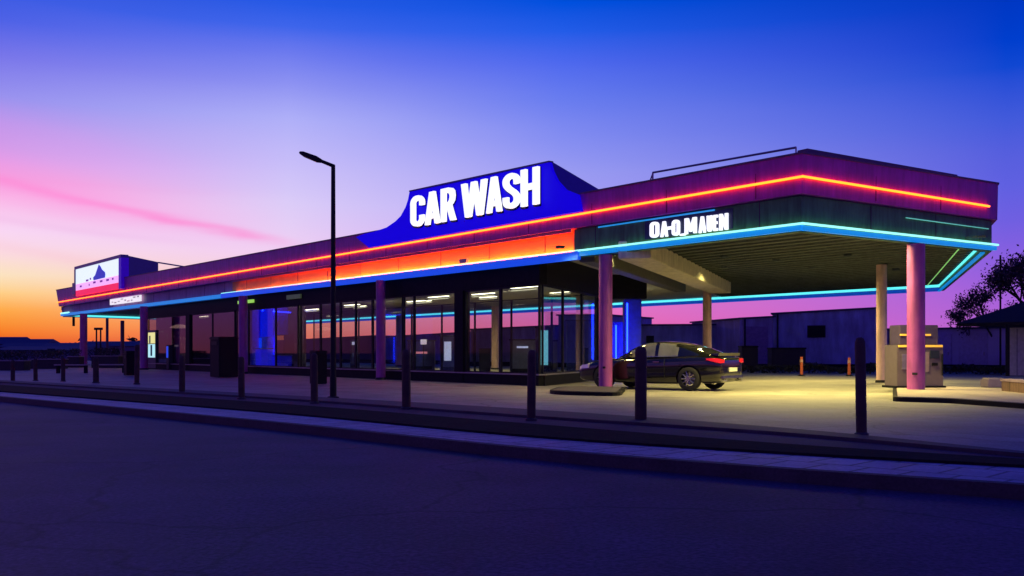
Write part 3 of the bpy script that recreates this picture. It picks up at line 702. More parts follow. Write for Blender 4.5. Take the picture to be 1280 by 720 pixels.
# ------------------------------------------------------------------ kiosk
kp = AT(1142, 27.2)
ks = thing('payment_kiosk', P3(kp,.1), 'grey self service kiosk with two glowing yellow strips behind the right pink column', 'kiosk')
m_kio = mat('kiosk_grey', (.13,.10,.13), .5, var=.08)
kx = Vector((.99,.12)).normalized(); ky = Vector((-kx.y,kx.x)); WK = 1.36
MB().box(kp, kx, ky, WK, .7, .11, 1.30).build('cabinet', m_kio, ks, bevel=.015)
MB().box(kp, kx, ky, WK-.24, .6, 1.30, 1.85).build('upper_housing', mat('kiosk_dark',(.07,.05,.12),.5), ks, bevel=.015)
m_ky = mat('yellow_strip', (.8,.5,.1), .4, em=(.85,.42,.03), es=.7)
MB().box(kp-ky*.36, kx, ky, WK-.06, .03, 1.235, 1.295).build('light_bar', m_ky, ks)
MB().box(kp-ky*.31-kx*.12, kx, ky, .9, .03, 1.55, 1.60).build('light_bar', m_ky, ks)
MB().box(kp-ky*.36, kx, ky, .5, .02, .55, 1.1).build('door_panel', mat('kiosk_door',(.28,.2,.22),.45), ks)
MB().box(kp, kx, ky, WK+.1, .8, .10, .16).build('plinth', m_black, ks)
MB().box(kp-ky*.36+kx*.42, kx, ky, .26, .03, .92, 1.14).build('screen', mat('kiosk_screen',(.02,.03,.05),.2), ks)
MB().box(kp-ky*.365+kx*.42, kx, ky, .16, .03, .72, .80).build('card_slot', m_black, ks)
MB().box(kp-ky*.36-kx*.45, kx, ky, .20, .03, .62, 1.05).build('coin_panel', mat('kiosk_steel',(.4,.36,.38),.35,metal=.8), ks)
MB().tube(P3(kp-ky*.40+kx*.62,1.05), P3(kp-ky*.40+kx*.62,.45), .022).build('hose', m_black, ks)

# ------------------------------------------------------------------ bins, benches, planters
def bin_(px, py, w, h, label, cat='bin', name='litter_bin'):
    p = G(px, py).to_2d(); t = thing(name, P3(p,0), label, cat)
    MB().box(p, U, V, w, w*.8, .03, h-.12).build('body', mat('bin_black',(.008,.008,.014),.6,spec=.15), t, bevel=.02)
    MB().box(p, U, V, w*1.06, w*.86, h-.12, h).build('lid', mat('bin_lid',(.010,.010,.018),.5,spec=.15), t, bevel=.03)
    MB().box(p-V*w*.41, U, V, w*.6, .02, h-.34, h-.2).build('slot', m_dark, t)
    return t
bin_(398, 481, .5, 1.15, 'black bin against the glass wall just left of the street lamp')
bin_(280, 472, 1.05, 1.75, 'wide black storage cabinet against the glass left of the pink column', 'cabinet', 'storage_cabinet')
bin_(162, 470, .5, 1.15, 'black waste container under the left end of the canopy')
# low walls / planters at left
def planter(px0, px1, py, h, label, depth=.8):
    a = G(px0,py).to_2d(); b = G(px1,py).to_2d(); d = (b-a).normalized(); n = Vector((-d.y,d.x)); L = (b-a).length
    t = thing('planter', P3((a+b)/2,0), label, 'planter', 'low dark planters at the left')
    c = (a+b)/2 + n*depth/2
    MB().box(c, d, n, L, depth, 0, h).build('box', mat('planter_dark',(.035,.025,.035),.7), t, bevel=.02)
    MB().box(c, d, n, L+.06, depth+.06, h, h+.05).build('coping', mat('planter_coping',(.30,.24,.30),.6), t)
    rng = random.Random(int(px0)); mb = MB()
    for k in range(int(L*260)):
        p = c + d*rng.uniform(-L/2+.1,L/2-.1) + n*rng.uniform(-depth/2+.08,depth/2-.08); z = h+.03+rng.random()**.7*.55
        leaf(mb, Vector((p.x,p.y,z)), rng.uniform(.04,.09), rng)
    mb.build('foliage', m_leaf, t)
    return t
def leaf(mb, p, s, rng):
    a = Vector((rng.gauss(0,1),rng.gauss(0,1),rng.gauss(0,1))).normalized(); b = a.cross(Vector((rng.gauss(0,1),rng.gauss(0,1),rng.gauss(0,1)))).normalized()
    mb.add([p-a*s, p+b*s*.45, p+a*s, p-b*s*.45], [(0,1,2,3)])
m_leaf = mat('dark_leaf', (.030,.032,.030), .6, var=.5, scale=3)
m_leafp = mat('plum_leaf', (.035,.02,.04), .6, var=.6, scale=3)
planter(-10, 30, 463, .55, 'low dark planter at the far left edge of the photo')
planter(36, 78, 461, .60, 'low dark planter left of the farthest pink column')
planter(84, 99, 459.5, .75, 'short planter tight against the left side of the farthest column')
planter(114, 148, 460, .80, 'low planter right of the farthest column under the canopy')
def bench(px, py, label):
    p = G(px,py); t = thing('bench', p, label, 'bench', 'low benches at the left end')
    d = Vector((1,.05)).normalized(); n = Vector((-d.y,d.x))
    MB().box(p.to_2d(), d, n, 1.7, .4, .40, .46).build('seat', mat('bench_seat',(.35,.28,.33),.5), t, bevel=.01)
    for k in (-.7,.7): MB().box(p.to_2d()+d*k, d, n, .07, .36, 0, .40).build('leg', m_dark, t)
bench(138, 466, 'pale low bench between the last column and the black container'); bench(90, 466.5, 'pale low bench left of the last column'); 

# ------------------------------------------------------------------ things inside the hall
def vend():
    p = AT(197, 62.5); t = thing('vending_machine', P3(p,.06), 'lit vending machine, yellow above and pale cyan below, behind the glass', 'vending machine')
    d = (U*-1); n = Vector((-d.y,d.x))
    MB().box(p, d, n, 1.7, .8, .07, 2.5).build('cabinet', mat('vend_body',(.05,.05,.09),.4), t)
    f = p - V*.41
    f = p + n*(-.41 if n.dot(V) > 0 else .41)
    MB().box(f, d, n, 1.5, .02, 1.65, 2.35).build('upper_display', mat('vend_yellow',(.8,.8,.3),.4,em=(.85,.80,.28),es=.9), t)
    MB().box(f, d, n, 1.5, .02, .75, 1.6).build('lower_display', mat('vend_cyan',(.5,.8,.8),.4,em=(.45,.85,.85),es=.95), t)
    MB().box(f+d*.1-V*.02, d, n, .3, .02, .85, 1.55).build('bottle', mat('vend_item',(.05,.2,.2),.4), t)
    MB().box(f-d*.2-V*.02, d, n, .22, .02, 1.66, 2.15).build('bottle', mat('vend_item',(.05,.2,.2),.4), t)
vend()
def screen_box(px, Y, w, z0, z1, m, name, label, cat, h2=None):
    p = AT(px, Y); t = thing(name, P3(p,.06), label, cat); d = U*-1; n = Vector((-d.y,d.x))
    if n.dot(V) < 0: n = -n
    MB().box(p, d, n, w+.12, .35, .06, z1+.08).build('housing', mat('screen_housing',(.02,.02,.03),.5), t)
    MB().box(p-n*.19, d, n, w, .02, z0, z1).build('screen', m, t)
screen_box(213, 59.5, .30, .75, 1.45, mat('blue_screen',(.05,.1,.6),.4,em=(.02,.07,.75),es=.8), 'ticket_machine', 'narrow ticket machine with blue screen beside the vending machine', 'ticket machine')
def kiosk2():
    p = AT(356, 50.5); t = thing('display_cabinet', P3(p,.06), 'dark display cabinet with amber lit top beside the blue partition', 'cabinet'); d = U*-1; n = Vector((-d.y,d.x))
    MB().box(p, d, n, 1.0, .5, .06, 2.0).build('housing', MATS['screen_housing'], t)
    s = -1 if n.dot(V) > 0 else 1
    MB().box(p+n*s*.26, d, n, .8, .02, 2.02-.3, 1.95).build('amber_display', mat('amber',(.8,.3,.05),.4,em=(.8,.22,.03),es=.7), t)
    MB().box(p+n*s*.26, d, n, .8, .02, .9, 1.7).build('screen', mat('olive_screen',(.15,.11,.04),.3), t)
kiosk2()
def counter(px, Y, w, z1, m, label):
    p = AT(px,Y); t = thing('counter', P3(p,.06), label, 'counter'); d = U*-1; n = Vector((-d.y,d.x))
    MB().box(p, d, n, w, .6, .06, z1-.05).build('base', m, t); MB().box(p, d, n, w+.08, .68, z1-.05, z1).build('top', mat('counter_top',(.3,.3,.5),.3), t)
counter(352, 49.6, 1.1, .95, mat('blue_counter',(.02,.03,.5),.5,em=(.01,.01,.6),es=.6), 'low blue lit counter under the amber display cabinet')
counter(330, 49.3, .7, 1.3, mat('blue_counter',(.02,.03,.5),.5), 'tall blue lit counter in front of the blue partition')
# pendant lamp + pale cabinet left part
p = AT(225, 61.5); pd = thing('pendant_lamp', P3(p,2.85), 'wide warm pendant lamp glowing above a pale locker behind the left panes', 'lamp')
MB().lathe((p.x,p.y,2.62), [(.62,0),(.55,.10),(.2,.22)], 20).build('shade', mat('pendant',(.6,.45,.35),.4,em=(.8,.5,.3),es=.7), pd, smooth=True)
MB().tube(P3(p,2.8),P3(p,3.42),.02).build('cord', m_dark, pd)
p = AT(225, 62.8); pd = thing('locker', P3(p,.06), 'pale beige locker under the pendant lamp behind the left panes', 'locker')
MB().box(p, U, V, .9, .5, .1, 2.1).build('body', mat('locker_beige',(.35,.26,.25),.5), pd); MB().box(p-V*.26, U, V, .8, .02, 1.45, 1.55).build('label_strip', mat('locker_strip',(.6,.5,.5),.5,em=(.6,.45,.45),es=.5), pd)
# right see-through part: wash equipment behind the glass
def equip(px, Y, w, h, label, m, cat='wash machine', lampm=None, name='wash_machine', zl=(.5,1.6), dp=.5):
    p = AT(px,Y); t = thing(name, P3(p,0), label, cat); d = Vector((1,0)); n = Vector((0,1))
    MB().box(p, d, n, w, dp, .0, h).build('body', m, t, bevel=.02); MB().box(p, d, n, w*1.08, dp*1.1, h, h+.06).build('cap', m_dark, t)
    MB().box(p-n*(dp/2+.01), d, n, w*.8, .03, .06, .25).build('kick_plate', m_dark, t)
    if lampm: MB().box(p-n*(dp/2+.02), d, n, w*.45, .03, zl[0], zl[1]).build('light_panel', lampm, t)
m_eq = mat('machine_blue',(.035,.04,.15),.4)
m_pan_cy = mat('panel_cyan',(.3,.8,.8),.4,em=(.22,.72,.75),es=.85)
m_pan_w = mat('panel_white',(.7,.7,.8),.4,em=(.55,.58,.70),es=.7)
m_pan_r = mat('panel_red',(.7,.2,.2),.4,em=(.8,.25,.25),es=.7)
equip(680, 45, .8, 2.2, 'slim wash column with tall cyan light seen through the corner glazing', m_eq, lampm=m_pan_cy, zl=(.5,2.1))
equip(692, 46, .35, 1.6, 'thin grey vacuum post right of the cyan wash column', mat('vac_grey',(.35,.33,.3),.4), 'vacuum post')
equip(560, 56, .9, 2.0, 'blue vacuum unit with bright white panel seen through wide pane', m_eq, 'vacuum unit', m_pan_w, 'vacuum_unit', (.6,1.7))
equip(527, 58, 1.6, 1.75, 'dark blue counter block under small white and red notices', m_eq, 'control cabinet', m_pan_r, 'control_cabinet', (1.0,1.12))
equip(653, 50, 1.3, 1.7, 'grey panelled washer seen between the pale column and corner post', mat('washer_grey',(.12,.13,.2),.4), 'washer', m_pan_w, 'washer', (1.3,1.4))
equip(443, 62, .5, 1.9, 'narrow dark post with a small white light behind the glass', m_eq, 'control post', m_pan_w, 'control_post', (1.55,1.75))
equip(606, 44, .5, 1.2, 'small black service post left of the pale column', m_dark, 'service post', None, 'service_post')
equip(732, 41, 1.6, 2.4, 'tall navy tunnel panel behind the side glazing', mat('tunnel_navy',(.04,.06,.16),.5), 'panel', None, 'tunnel_panel')
# hanging notice
p = AT(529.5, 57.5); nt_ = thing('notice', P3(p,1.6), 'small white notice above the dark blue counter block', 'notice'); MB().box(p, Vector((1,0)), Vector((0,1)), .36, .04, 1.55, 1.85).build('board', mat('notice_white',(.8,.7,.7),.5,em=(.9,.7,.65),es=.7), nt_)
MB().tube(P3(p,0), P3(p,1.55), .02).build('stand', m_dark, nt_)
# blue wash arch right of the glass
ap = AT(790, 40.5); ar = thing('wash_arch', P3(ap,0), 'blue lit wash gantry pillar standing behind the black car', 'wash gantry')
m_arch = mat('gantry_blue',(.03,.05,.65),.5)
MB().box(ap, Vector((1,0)), Vector((0,1)), .72, .6, 0, 3.3).build('pillar', m_arch, ar, bevel=.03)
MB().box(AT(769,40.3), Vector((1,0)), Vector((0,1)), .62, .6, 0, 2.35).build('pump_box', m_arch, ar, bevel=.03)
MB().box(AT(783,40.2), Vector((1,0)), Vector((0,1)), 1.6, .7, 3.3, 4.28).build('cross_head', m_black, ar)
MB().tube(P3(AT(784,39.6),.8), P3(AT(784,39.6),3.1), .03).build('blue_lamp', m_bluelamp, ar)
MB().tube(P3(AT(770,39.7),.8), P3(AT(770,39.7),2.2), .03).build('blue_lamp', m_bluelamp, ar)

# ------------------------------------------------------------------ black car
def car():
    rear = AT(862, 27.4); hdg = Vector((-.80,.60)); rz = math.atan2(hdg.y, hdg.x)
    o_ = rear - hdg*.95 + Vector((-hdg.y, hdg.x))*-.0
    side = Vector((-hdg.y, hdg.x))   # car's left
    # camera sees the car's left flank: local +y = left; wheel plane y=+.80
    org = rear - hdg*.95 - side*.80
    t = thing('parked_car', (org.x, org.y, 0), 'glossy black coupe parked under the canopy, red tail light towards the forecourt', 'car', rz=rz)
    pa = mat('black_car_paint', (.004,.004,.005), .16, var=.0, coat=1.0)
    gl = mat('car_glass', (.02,.02,.02), .03, spec=1.0, coat=1)
    glp = mat('car_side_glass', (.15,.15,.13), .10, var=.3, scale=3, coat=1)
    rub = mat('tyre_rubber', (.012,.012,.013), .8); rim = mat('rim_metal', (.55,.52,.5), .25, metal=1)
    chrome = mat('chrome', (.7,.7,.65), .12, metal=1)
    st = [(0,.66,.42,.80),(.06,.78,.30,.93),(.25,.86,.22,1.01),(.6,.90,.2,1.02),(1.1,.92,.18,1.0),(1.7,.905,.17,.965),(2.4,.90,.17,.94),(3.1,.905,.17,.93),(3.6,.915,.18,.90),(4.1,.89,.19,.84),(4.5,.82,.2,.75),(4.72,.72,.24,.66),(4.8,.58,.32,.56)]
    def half(hw, zb, zt):
        h = zt-zb
        return [(0,zb),(hw*.80,zb),(hw*.94,zb+.05),(hw*.985,zb+h*.28),(hw*.975,zb+h*.42),(hw,zb+h*.62),(hw*.985,zb+h*.80),(hw*.93,zb+h*.93),(hw*.84,zt),(hw*.5,zt+.025),(0,zt+.03)]
    P, n = [], None
    for x, hw, zb, zt in st:
        hf = half(hw, zb, zt); ringp = [(x,y,z) for y, z in hf] + [(x,-y,z) for y, z in hf[-2:0:-1]]
        n = len(ringp); P += ringp
    fs = [(k*n+i, k*n+(i+1)%n, (k+1)*n+(i+1)%n, (k+1)*n+i) for k in range(len(st)-1) for i in range(n)] + [tuple(range(n))[::-1], tuple(range((len(st)-1)*n, len(st)*n))]
    def local(mb, name, m, parent, smooth=True, sub=0, cut=None):
        me = bpy.data.meshes.new(name); me.from_pydata(mb.v, [], mb.f)
        bm = bmesh.new(); bm.from_mesh(me); bmesh.ops.recalc_face_normals(bm, faces=bm.faces); bm.to_mesh(me); bm.free()
        o = bpy.data.objects.new(name, me); C.objects.link(o)
        if sub or cut:
            if sub: s = o.modifiers.new('s','SUBSURF'); s.levels = sub; s.render_levels = sub
            cs = []
            for c in (cut or []):
                b = o.modifiers.new('b','BOOLEAN'); b.object = c; b.operation = 'DIFFERENCE'; b.solver = 'EXACT'
            dg = bpy.context.evaluated_depsgraph_get(); me2 = bpy.data.meshes.new_from_object(o.evaluated_get(dg)); o.modifiers.clear(); o.data = me2; me = me2
        me.materials.clear(); me.materials.append(m)
        if smooth:
            for p in me.polygons: p.use_smooth = True
            me.set_sharp_from_angle(angle=R(40))
        o.name = name; me.name = name; o.parent = parent
        return o
    cuts = []
    for x in (.95, 3.75):
        m_ = MB().tube((x,-1.2,.345),(x,1.2,.345),.385,32); c = local(m_, 'cut', rub, None, False); cuts.append(c)
    mb = MB(); mb.v = P; mb.f = fs
    body = local(mb, 'body', pa, t, True, 2, cuts)
    for c in cuts: bpy.data.objects.remove(c)
    MB_ = MB(); MB_.box((2.35,0),(1,0),(0,1),3.9,1.25,.25,.6); local(MB_, 'underbody', rub, t, False)
    # cabin
    cst = [(.38,.02),(.75,.17),(1.15,.31),(1.55,.405),(1.95,.44),(2.35,.435),(2.65,.375),(3.0,.20),(3.32,.02)]
    def csec(x, h):
        tap = .80 if .8 < x < 3 else .76
        return [(tap,0),(tap*.955,h*.35),(tap*.88,h*.75),(tap*.80,h*.93),(tap*.62,h*1.0),(tap*.3,h*1.035),(0,h*1.045)]
    base = lambda x: .975 + (.02 if x < 1 else -.02*(x-1))
    def hx(x):
        for i in range(len(cst)-1):
            if cst[i][0] <= x <= cst[i+1][0]:
                u = (x-cst[i][0])/(cst[i+1][0]-cst[i][0]); u2 = u; return cst[i][1]*(1-u2)+cst[i+1][1]*u2
        return .02
    XS2 = [.38+i*(3.32-.38)/28 for i in range(29)]
    # smooth height profile
    hs = [hx(x) for x in XS2]; hs = [hs[0]] + [(hs[i-1]+2*hs[i]+hs[i+1])/4 for i in range(1,28)] + [hs[-1]]
    def patch(name, m, i0, i1, j0, j1, off, par, sgnv=(1,), both=False):
        out = []
        for sg in sgnv:
            mb = MB(); cols = j1-j0+1; P = []
            for i in range(i0, i1+1):
                s = csec(XS2[i], hs[i]+.0); b = base(XS2[i])
                for j in range(j0, j1+1):
                    y, z = s[j]; nv = Vector((y*.9, z+.12)); nv.normalize(); P.append((XS2[i], sg*(y+nv.x*off), b+z+nv.y*off))
            fsn = [(a*cols+b2, a*cols+b2+1, (a+1)*cols+b2+1, (a+1)*cols+b2) for a in range(i1-i0) for b2 in range(cols-1)]
            mb.add(P, fsn); out.append(local(mb, name, m, par))
        return out
    # roof (whole surface above the window line)
    roofmb = MB(); P = []
    for i in range(10, 21):
        s = csec(XS2[i], hs[i]); b = base(XS2[i]); r = [(XS2[i],y,b+z) for y, z in s[3:]] + [(XS2[i],-y,b+z) for y, z in s[-2:2:-1]]; c = len(r); P += r
    roofmb.add(P, [(a*c+k, a*c+k+1, (a+1)*c+k+1, (a+1)*c+k) for a in range(10) for k in range(c-1)])
    local(roofmb, 'roof', pa, t)
    def span(name, i0, i1, m):
        mb = MB(); P = []
        for i in range(i0, i1+1):
            s = csec(XS2[i], hs[i]); b = base(XS2[i]); r = [(XS2[i],y,b+z) for y, z in s[2:]] + [(XS2[i],-y,b+z) for y, z in s[-2:1:-1]]; c = len(r); P += r
        mb.add(P, [(a*c+k, a*c+k+1, (a+1)*c+k+1, (a+1)*c+k) for a in range(i1-i0) for k in range(c-1)]); return local(mb, name, m, t)
    span('rear_window', 0, 10, gl); span('windscreen', 20, 28, gl)
    patch('quarter_panel', pa, 0, 9, 0, 3, .0, t, (1,-1)); patch('front_pillar', pa, 24, 28, 0, 3, .002, t, (1,-1))
    patch('side_window', glp, 9, 15, 0, 3, .0, t, (1,-1)); patch('side_window', glp, 16, 24, 0, 3, .0, t, (1,-1)); patch('door_pillar', pa, 15, 16, 0, 3, .004, t, (1,-1))
    # seats
    sm = mat('seat_fabric', (.03,.03,.03), .7)
    for x, y in ((1.55,.36),(1.55,-.36),(2.35,.36),(2.35,-.36)):
        b = MB(); b.box((x,y),(1,0),(0,1),.16,.46,.62,1.12); b.box((x-.01,y),(1,0),(0,1),.10,.24,1.13,1.28); local(b, 'seat', sm, t, False)
    # sill chrome line, handles, mirrors
    for sg in (1,-1):
        b = MB(); 
        for i in range(8,25):
            pass
        b.tube((1.3,sg*.803,.985),(3.05,sg*.78,.945),.010,6); local(b, 'window_trim', chrome, t)
        b = MB(); b.box((1.95,sg*.925),(1,0),(0,1),.20,.03,.80,.83); local(b, 'door_handle', chrome, t, False)
        b = MB(); b.box((1.70,sg*.906),(1,0),(0,1),.012,.012,.32,.93); local(b, 'door_seam', rub, t, False)
        b = MB(); b.lathe((2.82,sg*.97,.93), [(.03,0),(.10,.03),(.11,.09),(.06,.15)], 12); local(b, 'side_mirror', pa, t)
        b = MB(); P = []
        for x, hw, z0, z1 in ((-.015,.60,.80,.88),(.03,.80,.79,.91),(.16,.868,.82,.93),(.40,.905,.88,.92)):
            P += [(x,sg*hw,z0),(x,sg*hw*.99,z1),(x+.05,sg*(hw-.09),z1),(x+.05,sg*(hw-.09),z0)]
        b.add(P, [(0,1,2,3),(12,13,14,15)] + [(k*4+i,k*4+(i+1)%4,k*4+4+(i+1)%4,k*4+4+i) for k in range(3) for i in range(4)])
        local(b, 'tail_light', mat('tail_red',(.5,.01,.02),.2,em=(.85,.012,.03),es=.07), t)
        b = MB(); P = []
        for x, hw, z0, z1 in ((4.30,.87,.62,.74),(4.55,.81,.60,.71),(4.74,.66,.56,.64)):
            P += [(x,sg*hw,z0),(x,sg*hw*.985,z1),(x-.05,sg*(hw-.08),z1),(x-.05,sg*(hw-.08),z0)]
        b.add(P, [(0,1,2,3),(8,9,10,11)] + [(k*4+i,k*4+(i+1)%4,k*4+4+(i+1)%4,k*4+4+i) for k in range(2) for i in range(4)])
        local(b, 'headlight', mat('headlight_glass',(.6,.6,.65),.1,metal=.5), t)
        b = MB(); b.tube((-.04,sg*.5,.30),(.12,sg*.5,.30),.045,14); local(b, 'exhaust', chrome, t)
    b = MB(); b.box((-.01,0),(1,0),(0,1),.02,.52,.55,.66); local(b, 'licence_plate', mat('plate_white',(.6,.6,.5),.5), t, False)
    b = MB(); b.box((.02,0),(1,0),(0,1),.06,1.35,.36,.42); local(b, 'bumper_trim', chrome, t, False)
    b = MB(); b.add([(.12,-.72,.99),(.40,-.72,1.035),(.40,.72,1.035),(.12,.72,.99),(.09,-.70,1.075),(.38,-.70,1.052),(.38,.70,1.052),(.09,.70,1.075)], [(3,2,1,0),(4,5,6,7),(0,1,5,4),(1,2,6,5),(2,3,7,6),(3,0,4,7)]); local(b, 'spoiler', pa, t, False)
    # wheels
    for x in (.95, 3.75):
        for sg in (1,-1):
            y0 = sg*.80
            b = MB(); n = 36; prof = [(.215,.11),(.30,.115),(.335,.09),(.345,.04),(.345,-.04),(.335,-.09),(.30,-.115),(.215,-.11)]
            P = [(x+r*math.cos(2*math.pi*i/n), y0+w, .345+r*math.sin(2*math.pi*i/n)) for r, w in prof for i in range(n)]
            K = len(prof); b.add(P, [(j*n+i, j*n+(i+1)%n, ((j+1)%K)*n+(i+1)%n, ((j+1)%K)*n+i) for j in range(K) for i in range(n)])
            wh = local(b, 'wheel', rub, t)
            b = MB()
            P = [(x+r*math.cos(2*math.pi*i/n), y0+sg*w, .345+r*math.sin(2*math.pi*i/n)) for r, w in ((.235,.105),(.235,-.08),(.215,-.08),(.215,.105)) for i in range(n)]
            b.add(P, [(j*n+i, j*n+(i+1)%n, ((j+1)%4)*n+(i+1)%n, ((j+1)%4)*n+i) for j in range(4) for i in range(n)])
            for k in range(10):
                a = 2*math.pi*k/10; b.tube((x+.04*math.cos(a),y0+sg*.085,.345+.04*math.sin(a)),(x+.22*math.cos(a),y0+sg*.095,.345+.22*math.sin(a)),.016,6,.012)
            b.tube((x,y0+sg*.05,.345),(x,y0+sg*.105,.345),.055,14)
            local(b, 'rim', rim, wh)
            b = MB(); b.tube((x,y0+sg*.0,.345),(x,y0+sg*.02,.345),.17,24); local(b, 'brake_disc', mat('brake_metal',(.15,.14,.14),.4,metal=.8), wh)
car()

# ------------------------------------------------------------------ background buildings (behind the canopy)
m_shed = mat('blue_shed_wall', (.36,.36,.72), .7, var=.2, scale=.6)
m_shed2 = mat('violet_shed_wall', (.45,.34,.66), .7, var=.2, scale=.6)
m_shroof = mat('shed_roof', (.05,.045,.12), .7)
def shed(px0, px1, Y0, Y1, y0, y1, label, m, wins=(), doors=(), depth=8):
    a = AT(px0, Y0); b = AT(px1, Y1); d = (b-a).normalized(); n = Vector((-d.y,d.x)); n = n if n.y > 0 else -n
    z0, z1 = Zat(y0, Y0), Zat(y1, Y1)
    t = thing('shed', P3((a+b)/2,-.15), label, 'shed', 'low commercial sheds behind the car wash')
    mb = MB(); mb.add([P3(a,-.15),P3(b,-.15),P3(b+n*depth,-.15),P3(a+n*depth,-.15),P3(a,z0-.1),P3(b,z1-.1),P3(b+n*depth,z1-.1),P3(a+n*depth,z0-.1)], [(3,2,1,0),(4,5,6,7),(0,1,5,4),(1,2,6,5),(2,3,7,6),(3,0,4,7)])
    mb.build('wall', m, t)
    e = .12; mb = MB(); A_, B_ = a-n*e-d*e, b-n*e+d*e
    mb.add([P3(A_,z0-.1),P3(B_,z1-.1),P3(B_+n*(depth+2*e),z1-.1),P3(A_+n*(depth+2*e),z0-.1),P3(A_,z0),P3(B_,z1),P3(B_+n*(depth+2*e),z1),P3(A_+n*(depth+2*e),z0)], [(3,2,1,0),(4,5,6,7),(0,1,5,4),(1,2,6,5),(2,3,7,6),(3,0,4,7)])
    mb.build('roof', m_shroof, t)
    L = (b-a).length
    for (f0, f1, zz0, zz1, mm) in wins:
        c = a + d*L*(f0+f1)/2 - n*.03
        w = MB().box(c, d, n, L*(f1-f0), .05, zz0, zz1).build('window', m_dark, t)
        MB().box(c-n*.03, d, n, L*(f1-f0)-.12, .012, zz0+.06, zz1-.06).build('pane', mm, w)
    for (f0, f1, zz1, mm) in doors:
        c = a + d*L*(f0+f1)/2 - n*.03
        w = MB().box(c, d, n, L*(f1-f0), .06, -.1, zz1).build('door', mm, t)
        MB().box(c-n*.05+d*L*(f1-f0)*.4, d, n, .05, .04, .9, 1.1).build('handle', m_alu, w)
    # plinth course and drain pipe
    c = a + d*L/2 - n*.04; MB().box(c, d, n, L, .05, -.14, .35).build('plinth', m_black, t)
    MB().tube(P3(a+d*.3-n*.08,0), P3(a+d*.3-n*.08,z0-.1), .05).build('downpipe', m_dark, t)
wdark = mat('dark_window', (.01,.012,.02), .6, spec=.1)
vdoor = mat('violet_door', (.26,.15,.36), .6)
shed(966, 1100, 61, 59, 391, 383.5, 'tall blue shed with a small dark window right of the cream column', m_shed, wins=((.33,.50,2.0,2.75,wdark),))
shed(925, 968, 60.6, 61.05, 397, 394.5, 'narrow blue annex with a pale violet door beside the tall shed', m_shed2, doors=((.12,.80,2.7,vdoor),))
shed(760, 923, 66, 64, 405.5, 404.5, 'long low navy shed seen above the black car', m_shed, wins=((.3,.36,1.6,2.2,wdark),))
shed(698, 757, 70, 68, 393, 392.5, 'tall navy block seen through the corner glazing', m_shed)
shed(588, 694, 76, 73, 411, 406, 'low blue building seen left and right of the pale column', m_shed)
shed(470, 584, 92, 84, 421, 414.5, 'low blue building seen through the wide panes', m_shed, wins=((.5,.6,1.2,1.8,wdark),))
shed(376, 466, 104, 96, 424, 419, 'far dark building seen through the panes beside the street lamp', mat('indigo_wall',(.04,.035,.12),.7))
for o_ in ('blue_shed_wall','violet_shed_wall'): streaks(MATS[o_], .35, (.5,.5,.12))
# right: garage wall, building with eaves
shed(1108, 1262, 62, 55, 410.5, 408, 'pale violet garage row behind the kiosk', mat('pale_violet_wall',(.52,.44,.68),.7,var=.15,scale=.5), doors=((.03,.28,2.2,mat('garage_door',(.46,.38,.62),.6)),(.34,.56,2.2,MATS['garage_door']),(.62,.84,2.2,MATS['garage_door'])))
def house():
    t = thing('house', P3(AT(1290,47),-.15), 'pale walled house with a dark overhanging pitched roof at the right edge', 'house')
    a = AT(1261, 46); b = AT(1400, 42); d = (b-a).normalized(); n = Vector((-d.y,d.x)); L = (b-a).length
    w = mat('pale_wall',(.78,.72,.80),.7)
    MB().box((a+b)/2+n*4, d, n, L, 8, -.15, 2.25).build('wall', w, t)
    for k in range(1,12): MB().box(a+d*L*k/12-n*.02, d, n, .04, .03, 0, 2.2).build('wall_batten', mat('batten',(.4,.33,.5),.7), t)
    # hipped roof with a wide eave
    e = 1.9; A_, B_ = a-n*1.2-d*e, b-n*1.2+d*e; C_, D_ = b+n*9+d*e, a+n*9-d*e
    r1 = a+d*4.2+n*4; r2 = b-d*1+n*4; z = 2.35
    MB().add([P3(A_,z),P3(B_,z),P3(C_,z),P3(D_,z),P3(A_,z+.14),P3(B_,z+.14),P3(C_,z+.14),P3(D_,z+.14),P3(r1,5.2),P3(r2,5.2)],
             [(3,2,1,0),(0,1,5,4),(1,2,6,5),(2,3,7,6),(3,0,4,7),(4,5,9,8),(5,6,9),(6,7,8,9),(7,4,8)]).build('roof', mat('dark_tiles',(.018,.014,.022),.8,bump=.5,detail_scale=12), t)
    MB().tube(P3(AT(1259.5,44.4),-.1), P3(AT(1259.5,44.4),2.36), .09).build('eave_post', m_dark, t)
    MB().box(a+d*3-n*.02, d, n, .9, .06, .9, 1.9).build('window', m_dark, t)
house()
def low_wall():
    a, b = G(1252,494).to_2d(), G(1330,503).to_2d(); d = (b-a).normalized(); n = Vector((-d.y,d.x)); L = (b-a).length
    t = thing('low_wall', P3((a+b)/2,0), 'low brown brick wall at the right edge before the house', 'wall')
    MB().box((a+b)/2+n*.2, d, n, L, .4, 0, .36).build('brickwork', ground_mat('brown_brick',(.16,.09,.07),(.28,.17,.12),.8,joints=(.3,.1,.012,0,.4),big=3), t)
    MB().box((a+b)/2+n*.2, d, n, L+.05, .46, .36, .42).build('coping', mat('wall_coping',(.30,.22,.28),.7), t)
low_wall()
p = G(1241, 484); t = thing('concrete_block', p, 'small violet concrete block left of the low brick wall', 'block'); MB().box(p.to_2d(), (1,0), (0,1), .55, .5, 0, .25).build('block', mat('violet_concrete',(.2,.15,.26),.8), t, bevel=.02); MB().box(p.to_2d(), (1,0), (0,1), .45, .4, .25, .29).build('cap', mat('violet_cap',(.3,.25,.36),.8), t)
